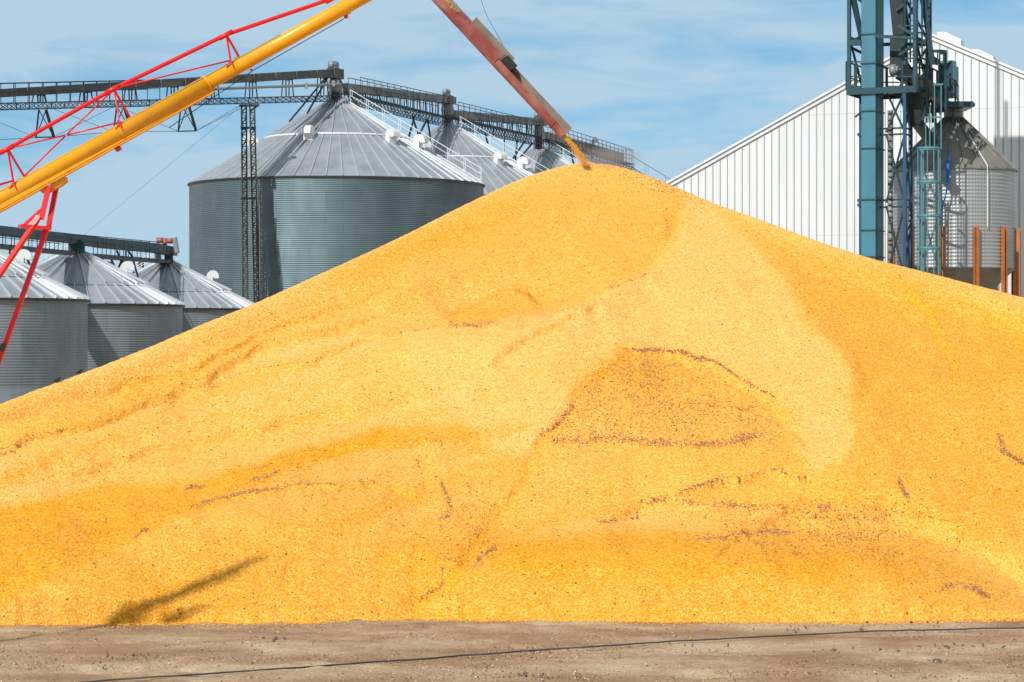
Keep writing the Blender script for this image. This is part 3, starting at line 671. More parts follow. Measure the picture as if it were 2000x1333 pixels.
# row of three low bins at the left
zb2 = 109.0; xb2 = (150-CX)/F*zb2; zb3 = 123.2; xb3 = (328-CX)/F*zb3; zb1 = 94.8; xb1 = (-68-CX)/F*zb1
LR = 205/F*zb2; LPEAK = HC + (CY-497)/F*zb2; LEAVE = HC + (CY-592)/F*(zb2-LR)
b2 = silo('grain_bin', (xb2, zb2, 0), LR, LEAVE, LPEAK, 44, 0.66, 0.30, 'middle one of the three low grey bins, under the teal head box', 'grain bin', 'low grain bins at the left',
          0.3, 0.105, 0.009, M['wall_small'], 120, [(96,0.48),(-84,0.5),(170,0.5)], 0.60, (-101, 0.5, LR-0.1, 0.6), 0.06, ribw=0.03, step=0.045)
b3 = copy_tree(b2); b3.location = (xb3, zb3, 0); b3['label'] = 'low grain bin beneath the red conveyor motor, beside the tall silo'
b1 = copy_tree(b2); b1.location = (xb1, zb1, 0); b1['label'] = 'low grain bin cut off by the left edge, behind the red auger legs'
for b in (b1, b3): OFF[b.name] = V(b.location)

# ------------------------------------------------------------------ conveyors
def lattice(mb, a, b, hgt, wdt, n, t):
    """box truss from a to b (its lower centre line), X braced on both sides"""
    a = V(a); b = V(b); d = (b-a); h = V((d.x, d.y, 0)).normalized(); sd = V((h.y, -h.x, 0))*wdt/2; up = V((0,0,hgt))
    for s in (-1, 1):
        mb.bar(a+sd*s, b+sd*s, t*1.2); mb.bar(a+sd*s+up, b+sd*s+up, t*1.2)
        for k in range(n+1):
            p = a + d*(k/n) + sd*s; mb.bar(p, p+up, t*(1.6 if k % 4 == 0 else 0.9))
            if k < n:
                q = a + d*((k+1)/n) + sd*s
                mb.bar(p, q+up, t*0.7); mb.bar(p+up, q, t*0.7)
    for k in range(n+1):
        p = a + d*(k/n); mb.bar(p-sd, p+sd, t*0.8); mb.bar(p-sd+up, p+sd+up, t*0.8)
def hangers(mb, a0, b0, a1, b1, n, wdt, t, brace=True):
    a0, b0, a1, b1 = map(V, (a0, b0, a1, b1)); h = V((b0.x-a0.x, b0.y-a0.y, 0)).normalized(); sd = V((h.y, -h.x, 0))*wdt/2
    for k in range(n+1):
        f = (k+0.3)/(n+0.6); lo = a0.lerp(b0, f); g = (lo-a1).dot(h)/(b1-a1).dot(h); hi = a1.lerp(b1, g); mb.cut()
        for s in (-1, 1): mb.bar(lo+sd*s+h*0.12, hi+sd*s*0.85, t)
        for s in (-1, 1): mb.bar(lo+sd*s-h*0.55, hi+sd*s*0.85-h*0.45, t)
        mb.bar(hi-sd, hi+sd, t*1.2)
def handrail(mb, a, b, hgt, n, t, sd=V((0,0,0)), mid=True):
    a = V(a)+sd; b = V(b)+sd; u = V((0,0,hgt))
    mb.bar(a+u, b+u, t)
    if mid: mb.bar(a+u*0.55, b+u*0.55, t*0.7)
    for k in range(n+1):
        p = a.lerp(b, k/n); mb.bar(p, p+u, t)
def head_parts(p, sc, root, matl, motor='motor', neck_h=None, axis=None):
    """head of a conveyor over a bin: box, drum shaped valve, neck and drive motor; p = top centre of the head box"""
    p = V(p); ax = V(axis) if axis else V((1,0,0)); sd = V((ax.y, -ax.x, 0))
    MB().box(p+V((0,0,-0.35*sc)), (0.65*sc, 0.34*sc, 0.36*sc), (ax, sd, V((0,0,1)))).build('head_box', matl, root, bevel=0.02)
    vz = p+V((0,0,-0.70*sc))
    v = MB().lathe([(0.18*sc,0.02),(0.40*sc,-0.05*sc),(0.52*sc,-0.28*sc),(0.54*sc,-0.45*sc),(0.56*sc,-0.46*sc),(0.56*sc,-0.54*sc),(0.54*sc,-0.55*sc),(0.50*sc,-0.78*sc),(0.36*sc,-0.98*sc),(0.30*sc,-1.05*sc)], 20, vz)
    v.build('valve_body', M['motor'], root, True)
    nh = neck_h if neck_h else 0.8*sc
    nk = MB().lathe([(0.36*sc, -1.0*sc), (0.36*sc, -1.0*sc-nh)], 16, vz)
    for k in range(6):
        t = 2*math.pi*k/6; q = vz + V((0.5*sc*math.sin(t), 0.5*sc*math.cos(t), 0)); nk.bar(q+V((0,0,-0.9*sc)), q+V((0,0,-1.0*sc-nh)), 0.07*sc)
    nk.build('neck', M['dark'], root)
    mo = p + V((0,0,0.30*sc)) - ax*0.2*sc
    mm = MB().tube(mo-ax*0.34*sc, mo+ax*0.30*sc, 0.25*sc, 14)
    mm.tube(mo+ax*0.30*sc, mo+ax*0.42*sc, 0.20*sc, 12).box(mo+V((0,0,-0.25*sc)), (0.4*sc, 0.22*sc, 0.06*sc), (ax, sd, V((0,0,1)))).box(mo-ax*0.42*sc+V((0,0,-0.03*sc)), (0.09*sc, 0.2*sc, 0.24*sc), (ax, sd, V((0,0,1))))
    mm.build('motor', M[motor], root, True)

rowd = (X2-X1, Z2-Z1); rp0 = (X1, Z1); rax = V((rowd[0], rowd[1], 0)).normalized()
def RW(px, py): return P(px, py, line_z(rp0, rowd, px))
fd = (-5.95, -11.5)                                        # plan direction of the conveyor that comes in from the front left
def FL(px, py): return P(px, py, line_z(rp0, fd, px))
fax = V((5.95, 11.5, 0)).normalized()

def conveyor(name, label, PT, ttop, tbot, trt, trb, rail, group, nlat, nhang, wdt, axis, tmat, extra=None, trough_w=0.62):
    """trough top/bottom, truss top/bottom and rail are photo lines ((px,py),(px,py)) on the conveyor's own plan line"""
    a = PT(*trb[0]); root = thing(name, (a.x, a.y, 0), label, 'conveyor', group)
    m = MB(); A0 = PT(*tbot[0]); A1 = PT(*ttop[0]); B0 = PT(*tbot[1]); B1 = PT(*ttop[1])
    h = V((B0.x-A0.x, B0.y-A0.y, 0)).normalized(); sd = V((h.y, -h.x, 0))*trough_w/2
    m.hexa([A0-sd, A0+sd, B0+sd, B0-sd, A1-sd, A1+sd, B1+sd, B1-sd])
    tr = m.build('trough', tmat, root)
    fl = MB(); L = (B0-A0).length; n = max(3, int(L/3.0))
    for k in range(n+1):
        p0 = A0.lerp(B0, k/n); p1 = A1.lerp(B1, k/n)
        fl.cut(); fl.hexa([p0-sd*1.16-h*.03, p0+sd*1.16-h*.03, p0+sd*1.16+h*.03, p0-sd*1.16+h*.03, p1-sd*1.16-h*.03, p1+sd*1.16-h*.03, p1+sd*1.16+h*.03, p1-sd*1.16+h*.03])
    fl.build_each('trough_flange', M['conv_lt'] if tmat is not M['teal'] else M['teal'], tr)
    T0 = PT(*trb[0]); T1 = PT(*trb[1]); U0 = PT(*trt[0]); U1 = PT(*trt[1])
    lm = MB(); lattice(lm, T0, T1, (U0.z-T0.z+U1.z-T1.z)/2, wdt, nlat, 0.045); lm.build('truss', M['dark'], root)
    hm = MB(); hangers(hm, U0, U1, A0, B0, nhang, 0.7, 0.09); hm.build_each('hanger', M['dark'], root)
    w = MB(); q = V((h.y, -h.x, 0))
    w.bar(U0+q*0.05, U1+q*0.05, wdt*0.6, 0.04); w.build('walkway', M['dark'], root)
    if rail:
        rm = MB(); r0 = PT(*rail[0]); r1 = PT(*rail[1]); f0 = U0; f1 = U1
        n = max(4, int((r1-r0).length/1.5))
        def onw(p):
            t = (p-f0).dot(h)/max((f1-f0).dot(h), 1e-3); return f0.lerp(f1, t)
        for s in (-1, 1):
            o = q*s*wdt*0.5
            rm.bar(r0+o, r1+o, 0.055)
            rm.bar(r0.lerp(onw(r0), 0.45)+o, r1.lerp(onw(r1), 0.45)+o, 0.04)
            for k in range(n+1):
                p = r0.lerp(r1, k/n); rm.bar(p+o, onw(p)+o, 0.05)
        rm.build('handrail', M['dark'], root)
    return root

cgrp = 'conveyor bridges linking the silos'
c1 = conveyor('conveyor_bridge', 'long dark conveyor on a lattice truss from the left edge to the nearest silo', FL, ((-260,190),(652,135)), ((-260,207),(652,151)), ((-260,209),(652,187)), ((-260,222),(652,198)),
              ((-260,169),(300,157)), cgrp, 58, 10, 1.1, fax, M['conv'])
head_parts(FL(655,135), 1.15, c1, M['conv'], neck_h=1.0, axis=fax)
# service pipe beside the trough with two small boxes, and the underslung V frames with their stay rods
mb = MB(); mb.tube(FL(380,176)+V((0.7,-0.4,0)), FL(650,166)+V((0.7,-0.4,0)), 0.11, 8)
for x, y in ((580,169),(633,165)): mb.box(FL(x,y)+V((0.8,-0.5,0)), (0.12,0.12,0.24))
mb.build('cable_pipe', M['motor'], c1)
mb = MB(); bots = []
for x, yt, yb in ((-60,218,276),(88,215,268),(240,208,257),(366,204,256)):
    t = FL(x, yt); bt = FL(x, yb); hx = fax*1.5
    bl = FL(x-18, yb+1); br_ = FL(x+17, yb)
    mb.cut(); mb.bar(FL(x-12, yt), bl, 0.10); mb.bar(FL(x+2, yt), br_, 0.15); mb.bar(bl, br_, 0.09); mb.bar(FL(x-12, yt), br_, 0.05); mb.bar(FL(x+2, yt), bl, 0.05); bots.append((bl, br_))
mb.build_each('v_frame', M['dark'], c1)
mb = MB()
for (a, b), (c, d) in zip(bots[:-1], bots[1:]): mb.tube(b, c, 0.02, 5)
for k, (bl, br_) in enumerate(bots[1:]):
    x = (88,240,366)[k]; mb.tube(FL(x-150, 214-0.04*(x-88)), bl, 0.016, 5); mb.tube(br_, FL(min(x+140, 470), 206), 0.016, 5)
mb.tube(FL(480,207), bots[-1][1], 0.018, 5)
mb.build('stay_rod', M['dark'], c1)
mb = MB()
for x, y in ((600,233),(565,232)):
    mb.cut(); mb.bar(P(638 if x < 590 else 641, 150, Z1-1.2), P(x, y+6 if x < 590 else y-11, Z1-5.0), 0.11)
mb.cut(); mb.bar(P(660,152,Z1-1.0), P(700,210,Z1-0.2), 0.12)
mb.build_each('brace', M['dark'], c1)

c2 = conveyor('conveyor_bridge', 'conveyor bridge sloping from the nearest silo top to the middle one', RW, ((672,163),(884,190)), ((672,180),(884,203)), ((670,183),(868,229)), ((670,198),(868,245)),
              ((692,152),(868,190)), cgrp, 30, 7, 1.1, rax, M['conv_lt'])
head_parts(RW(874,187), 1.1, c2, M['conv'], neck_h=1.3, axis=rax)
c3 = conveyor('conveyor_bridge', 'conveyor bridge between the middle silo and the farthest one', RW, ((884,216),(1062,233)), ((884,232),(1062,246)), ((882,232),(1048,267)), ((882,247),(1048,283)),
              ((884,200),(1048,240)), cgrp, 30, 8, 1.1, rax, M['conv_lt'])
head_parts(RW(1052,231), 1.1, c3, M['conv'], neck_h=1.3, axis=rax)
c4 = conveyor('conveyor_bridge', 'last conveyor bridge ending in open air right of the corn stream', RW, ((1064,258),(1212,300)), ((1064,272),(1212,317)), ((1060,275),(1228,322)), ((1060,288),(1228,332)),
              ((1064,243),(1226,294)), cgrp, 30, 7, 1.3, rax, M['conv_lt'])
# end platform rails and the stair rail going down from it
mb = MB(); e1 = RW(1218,322); e2 = RW(1234,327)
for p, t in ((RW(1218,322), RW(1218,291)), (RW(1224,324), RW(1224,293)), (RW(1234,327), RW(1234,295))): mb.bar(p, t, 0.06)
mb.bar(RW(1218,291), RW(1234,295), 0.05); mb.bar(RW(1218,308), RW(1234,311), 0.05); mb.bar(RW(1218,322), RW(1234,327), 0.08)
mb.build('end_platform', M['dark'], c4)
mb = MB(); zz = line_z(rp0, rowd, 1234)
mb.bar(P(1234,305,zz), P(1312,352,zz+3), 0.06); mb.bar(P(1234,327,zz), P(1312,376,zz+3), 0.09)
for x in (1260,1266,1300): mb.bar(P(x, 305+(x-1234)*0.6, zz+1), P(x, 329+(x-1234)*0.62, zz+1), 0.05)
mb.build('stair_rail', M['motor'], c4)
# legs and braces under the bridges
mb = MB()
for x0, y0, x1, y1 in ((805,226,828,300),(835,232,800,300),(810,226,790,300),(835,232,845,300)): mb.cut(); mb.bar(RW(x0,y0), RW(x1,y1), 0.14)
mb.build_each('brace', M['dark'], c2)
mb = MB()
for x0, y0, x1, y1 in ((948,262,960,310),(985,272,985,310),(1025,276,998,316),(1010,274,1006,320),(1040,280,1015,310)): mb.cut(); mb.bar(RW(x0,y0), RW(x1,y1), 0.14)
mb.build_each('brace', M['dark'], c3)
mb = MB()
for x0, y0, x1, y1 in ((1116,300,1122,330),(1072,290,1075,330)): mb.cut(); mb.bar(RW(x0,y0), RW(x1,y1), 0.15)
mb.build_each('brace', M['dark'], c4)

# floodlight on its pole at the last bridge
zf = line_z(rp0, rowd, 1158)-0.9
t = thing('floodlight', P(1158,312,zf), 'grey floodlight on a short dark pole above the last conveyor bridge', 'floodlight')
MB().tube(P(1156,312,zf), P(1158,273,zf), 0.09, 8).build('pole', M['dark'], t)
u = V((0.80, 0, -0.6)); w_ = V((0.6, 0, 0.8)); MB().box(P(1164,272.5,zf), (0.30, 0.22, 0.20), (u, V((0,1,0)), w_)).build('lamp_head', M['motor'], t, bevel=0.03)

# lattice support tower in front of the nearest silo: twin masts under a cross beam
ztw = 195.0
root = thing('support_tower', P(490, 700, ztw)*1.0, 'thin rusty lattice tower of twin masts standing against the nearest silo', 'lattice tower')
root.location.z = 0; OFF[root.name] = V(root.location)
def mast(x0, x1, ytop, ybot, lean, z):
    m = MB(); a = (x0+x1)/2; wpx = (x1-x0)/F*z
    n = 46; hgt = P(0, ytop, z).z; base = 0.0
    for ix in (-1, 1):
        for iy in (-1, 1):
            m.bar(P(a+lean, 0, z)*1.0 + V((ix*wpx/2, iy*wpx/2, -P(0,0,z).z)), V((P(a, ytop, z).x + ix*wpx/2, z+iy*wpx/2, hgt)), 0.085)
    for k in range(n):
        f0, f1 = k/n, (k+1)/n
        c0 = V((P(a+lean*(1-f0), 0, z).x, z, hgt*f0)); c1 = V((P(a+lean*(1-f1), 0, z).x, z, hgt*f1))
        for iy in (-1, 1):
            o = V((0, iy*wpx/2, 0)); X = V((wpx/2, 0, 0))
            m.bar(c0+o-X, c0+o+X, 0.05); m.bar(c0+o-X, c1+o+X, 0.042) if k % 2 else m.bar(c0+o+X, c1+o-X, 0.042)
        for ix in (-1, 1):
            o = V((ix*wpx/2, 0, 0)); Yv = V((0, wpx/2, 0)); m.bar(c0+o-Yv, c1+o+Yv, 0.04)
    return m
mast(472,481,209,760,3.5,ztw).build('mast', M['rust'], root)
mast(488,497,209,760,12,ztw).build('mast', M['rust'], root)
mb = MB()
for y in (276,387,450,520): mb.box(P(486+ (y-276)*0.012, y, ztw-0.25), (0.62, 0.05, 0.07)) if False else None
for y in (250,388): mb.cut(); mb.bar(P(470,y,ztw-0.2), P(500,y,ztw-0.2), 0.12, 0.16)
mb.cut(); mb.bar(P(468,207,ztw), P(506,206,ztw), 0.5, 0.16); mb.bar(P(489,217,ztw), P(506,205,ztw), 0.12)
mb.build_each('cross_beam', M['dark'], root)
mb = MB(); ax_, bx_ = 500.5, 505.0
mb.bar(P(ax_, 380, ztw-0.3), V((P(ax_+2,0,ztw).x, ztw-0.3, 0)), 0.06); mb.bar(P(bx_, 380, ztw-0.3), V((P(bx_+2,0,ztw).x, ztw-0.3, 0)), 0.06)
for k in range(40): mb.bar(P(ax_+k*0.03, 382+k*8, ztw-0.3), P(bx_+k*0.03, 382+k*8, ztw-0.3), 0.04)
mb.build('ladder', M['rust'], root)

# guy wire from the tower head to the yard at the left
o = MB().tube(P(468,210,ztw), P(120,495,ztw-20), 0.011, 5).build('guy_wire', M['motor'], None); tag(o, 'thin guy wire slanting from the lattice tower head down to the low bins', 'wire')

# teal conveyor over the low bins
lrow = (xb3-xb2, zb3-zb2); lax = V((lrow[0], lrow[1], 0)).normalized()
def LW(px, py): return P(px, py, line_z((xb2, zb2), lrow, px))
a = LW(150, 500); root = thing('bin_conveyor', (a.x, a.y, 0), 'dark teal conveyor with walkway running over the low bins at left', 'conveyor')
def LQ(px, top): return LW(px, top)
pts_t = [(-70,434),(0,442),(115,455),(150,459),(200,466),(300,476),(330,482)]; pts_b = [(-70,450),(0,459),(115,473),(150,477),(200,485),(300,494),(330,499)]
m = MB(); sd = V((lax.y, -lax.x, 0))*0.22
for i in range(len(pts_t)-1):
    A1, B1, A0, B0 = LW(*pts_t[i]), LW(*pts_t[i+1]), LW(*pts_b[i]), LW(*pts_b[i+1])
    m.hexa([A0-sd, A0+sd, B0+sd, B0-sd, A1-sd, A1+sd, B1+sd, B1-sd])
A1, A0 = LW(330,482), LW(330,496); B1, B0 = LW(338,489), LW(338,500)
m.hexa([A0-sd, A0+sd, B0+sd, B0-sd, A1-sd, A1+sd, B1+sd, B1-sd])
m.build('trough', M['teal'], root)
zc = line_z((xb2, zb2), lrow, 150); m = MB()
m.hexa([P(133,494,zc-.4), P(165,494,zc-.4), P(165,494,zc+.4), P(133,494,zc+.4), P(133,466,zc-.4), P(165,470,zc-.4), P(165,470,zc+.4), P(133,466,zc+.4)])
m.build('head_box', M['teal'], root, bevel=0.02)
zc3 = line_z((xb2, zb2), lrow, 328); m = MB()
m.hexa([P(321,512,zc3-.3), P(338,511,zc3-.3), P(338,511,zc3+.3), P(321,512,zc3+.3), P(321,492,zc3-.3), P(338,494,zc3-.3), P(338,494,zc3+.3), P(321,492,zc3+.3)])
m.hexa([P(304,512,zc3-.3), P(315,512,zc3-.3), P(315,512,zc3+.3), P(304,512,zc3+.3), P(303,492,zc3-.3), P(315,493,zc3-.3), P(315,493,zc3+.3), P(303,492,zc3+.3)])
m.build('spout_box', M['dark'], root)
m = MB(); m.bar(LW(-70,475), LW(135,495), 0.55, 0.17); m.bar(LW(165,499), LW(330,512), 0.55, 0.18); m.build('walkway', M['dark'], root)
m = MB(); so_ = V((lax.y, -lax.x, 0))*0.3
for s in (-1, 1):
    o = so_*s
    m.bar(LW(118,457)+o, LW(303,474)+o, 0.035); m.bar(LW(60,458)+o, LW(303,489)+o, 0.025); m.bar(LW(-70,455)+o, LW(130,476)+o, 0.03)
    for x in range(-60, 330, 17):
        if 130 < x < 168: continue
        yb = 474+(x+70)*0.096; m.bar(LW(x, yb)+o, LW(x, min(449+(x+70)*0.12, yb-17) if x < 118 else 457+(x-118)*0.092)+o, 0.03)
m.build('handrail', M['dark'], root)
m = MB()
for x0, y0, x1, y1 in ((42,486,60,520),(57,488,40,520),(20,482,18,510),(198,503,207,522),(216,504,228,530),(240,506,228,530),(245,506,252,520),(260,508,272,550),(228,490,236,508),(246,490,246,506),(250,490,262,506)):
    m.cut(); m.bar(LW(x0,y0), LW(x1,y1), 0.07)
m.build_each('brace', M['dark'], root)
zm = zc3; ax1 = V((1,0,0))
m = MB().tube(P(306,470,zm), P(319,470,zm), 0.14, 12).tube(P(325,471,zm), P(339,471,zm), 0.13, 12)
m.box(P(322,474,zm), (0.07,0.12,0.2)).box(P(315,478,zm), (0.22,0.12,0.04)).build('motor', M['motor_red'], root, True)
m = MB().box(P(343.5,479,zm), (0.10,0.20,0.40), (V((0.98,0,0.18)), V((0,1,0)), V((-0.18,0,0.98)))).build('belt_guard', M['motor'], root, bevel=0.03)

# ------------------------------------------------------------------ trees far behind the bins
def tree(px, ytop, wpx, Z, label, seed):
    r = random.Random(seed); base = P(px, 700, Z); H = P(px, ytop, Z).z; w = wpx/F*Z/2
    t = thing('tree', (base.x, Z, 0), label, 'tree', 'trees behind the low bins')
    tr = MB().tube((base.x, Z, 0), (base.x+0.2, Z, H*0.5), 0.28, 8, 0.16); tr.tube((base.x+0.2, Z, H*0.45), (base.x-0.8, Z+0.3, H*0.8), 0.13, 6, 0.04); tr.tube((base.x+0.2, Z, H*0.45), (base.x+1.0, Z-0.3, H*0.75), 0.13, 6, 0.04)
    tr.build('trunk', M['bark'], t)
    cr = MB(); cl = [(r.uniform(-.7,.7)*w, r.uniform(-.7,.7)*w, H*r.uniform(.35,.86), w*r.uniform(.28,.5)) for _ in range(16)] + [(0, 0, H-w*0.3, w*0.3)]
    for i in range(2600):
        cx, cy, cz, cr_ = r.choice(cl)
        d = V((r.gauss(0,1), r.gauss(0,1), r.gauss(0,1))).normalized()*cr_*r.uniform(.55,1.05)
        p = V((base.x+cx, Z+cy, cz))+d; s = r.uniform(.10,.26)
        a = V((r.gauss(0,1), r.gauss(0,1), r.gauss(0,1))).normalized()*s; b = a.orthogonal().normalized()*s*0.7
        cr.add([p-a, p+b, p+a, p-b], [(0,1,2,3)])
    cr.build('crown', M['leaf'], t)
tree(216, 512, 44, 300, 'olive green tree showing between the two left bin roofs', 3)
tree(240, 507, 34, 320, 'autumn yellow tree just left of the white roof vent', 5)
tree(276, 512, 36, 310, 'brownish autumn tree behind the white rail right of the vent', 8)

# ------------------------------------------------------------------ white barn
TH = R_(24.0); e1 = V((math.cos(TH), -math.sin(TH), 0)); e2 = V((math.sin(TH), math.cos(TH), 0)); UP = V((0,0,1))
ZB = 100.0; BA = P(1820, 66, ZB); pL, pR = 0.503, 0.459
def barn():
    base = V((BA.x, BA.y, 0)); hw = 20.0; Lg = 45.0
    root = thing('barn', base, 'large white ribbed metal barn with its gable facing the yard', 'barn')
    H = BA.z - 0.12
    pt = lambda s_: pR if s_ > 0 else pL
    rz = lambda s_: H-abs(s_)*pt(s_)
    g = lambda s, z, d=0.0: base + e1*s + e2*d + UP*z
    MB().prism([g(-hw,0), g(hw,0), g(hw,rz(hw)), g(0,H), g(-hw,rz(-hw))], e2*0.15).build('gable_wall', M['barn'], root)
    m = MB(); sp = 0.318
    for k in range(int(-hw/sp), int(hw/sp)+1):
        s = k*sp; top = rz(s)-0.05
        m.box(g(s, top/2, -0.016), (0.017, 0.018, top/2), (e1, e2, UP))
    m.build('wall_seam', M['barn_rib'], root)['kind'] = 'stuff'
    m = MB()
    for k in range(int(-hw/sp), int(hw/sp)):
        for q in (0.25, 0.5, 0.75):
            s = (k+q)*sp; top = rz(s)-0.05
            m.box(g(s, top/2, -0.005), (0.012, 0.007, top/2), (e1, e2, UP))
    m.build('wall_rib', M['barn'], root)['kind'] = 'stuff'
    for s in (-1, 1):
        ho = s*(hw+.3)
        MB().prism([g(s*hw,0,0.15), g(s*hw,0,Lg), g(s*hw,rz(s*hw),Lg), g(s*hw,rz(s*hw),0.15)], e1*(-s*0.15)).build('side_wall', M['barn'], root)
        MB().prism([g(0,H,-0.02), g(0,H,Lg), g(ho,rz(ho),Lg), g(ho,rz(ho),-0.02)], UP*0.10).build('roof', M['barn_roof'], root)
        m = MB().prism([g(0,H-0.14,-0.085), g(ho,rz(ho)-0.14,-0.085), g(ho,rz(ho)+0.02,-0.085), g(0,H+0.02,-0.085)], e2*0.06)
        m.prism([g(0,H+0.03,-0.16), g(ho,rz(ho)+0.03,-0.16), g(ho,rz(ho)+0.13,-0.16), g(0,H+0.13,-0.16)], e2*0.2)
        m.build('rake_trim', M['barn'], root, bevel=0.008)
    MB().prism([g(-hw,0,Lg), g(hw,0,Lg), g(hw,rz(hw),Lg), g(0,H,Lg), g(-hw,rz(-hw),Lg)], e2*0.15).build('rear_wall', M['barn'], root)
    # box vents on the right slope close to the gable
    for s0, s1, d0, wd, hh in ((0.10, 1.05, 0.5, 0.5, 0.37), (1.50, 2.35, 0.5, 0.5, 0.23)):
        z = lambda q: rz(q)
        m = MB().prism([g(s0,z(s0),d0), g(s1,z(s1),d0), g(s1,z(s1)+hh,d0), g(s0+0.32,z(s0+0.32)+hh+0.04,d0), g(s0-0.02,z(s0)+hh*0.75,d0)], e2*wd)
        m.build('roof_vent', M['vent'], root, bevel=0.02)
    for z in (6.3, 11.2):
        x0 = -hw if z < rz(-hw) else -(H-z)/pL; x1 = hw if z < rz(hw) else (H-z)/pR
        MB().bar(g(x0+0.1,z,-0.004), g(x1-0.1,z,-0.004), 0.016, 0.016).build('sheet_lap', M['barn'], root)
barn()

# ------------------------------------------------------------------ bucket elevator and its tower
ZE = 86.6; te = P(1682, 666, ZE); tp = (te.x, te.y)
def T(px, py, off=0.0):
    """point on the tower's front plane seen at photo column px, set back by off metres"""
    p = P(px, py, line_z(tp, (e1.x, e1.y), px)); return p + e2*off
def elevator():
    b = T(1696, 700); root = thing('bucket_elevator', (b.x, b.y, 0), 'tall blue green bucket elevator shaft rising past the barn gable', 'elevator')
    A = V((T(1682,0).x, T(1682,0).y, 0)); wd = (T(1710,0)-T(1682,0)); wd.z = 0; w = wd.length; dp = 1.05
    top = 19.4
    m = MB().prism([A, A+e1*w, A+e1*w+e2*dp, A+e2*dp], UP*top); m.build('shaft', M['tower_lt'], root, bevel=0.008)
    # dark strip of angle iron on the right face
    MB().box(A+e1*(w+0.012)+e2*0.10+UP*top/2, (0.012, 0.03, top/2), (e1, e2, UP)).build('corner_angle', M['tower'], root)
    m = MB()
    for y in (67,124,217,290,390,450,502,580):
        z = T(1696, y).z; c = A+e1*w/2+e2*dp/2+UP*z
        m.box(c, (w/2+0.035, dp/2+0.035, 0.022), (e1, e2, UP))
    m.build('joint_flange', M['tower'], root)
    # the head above the picture
    hb = A+e1*w/2+e2*dp/2+UP*top
    pr = [(-1.0,-0.2),(1.15,-0.2),(1.15,0.5)]+[(0.2+0.95*math.cos(t), 0.5+0.8*math.sin(t)) for t in np.linspace(0.1, math.pi/2, 6)]+[(-1.0,1.3)]
    MB().prism([hb+e1*x-e2*dp*0.6+UP*z for x, z in pr], e2*dp*1.2).build('head', M['tower_lt'], root)
    return A, w, dp
EA, EW, EDP = elevator()

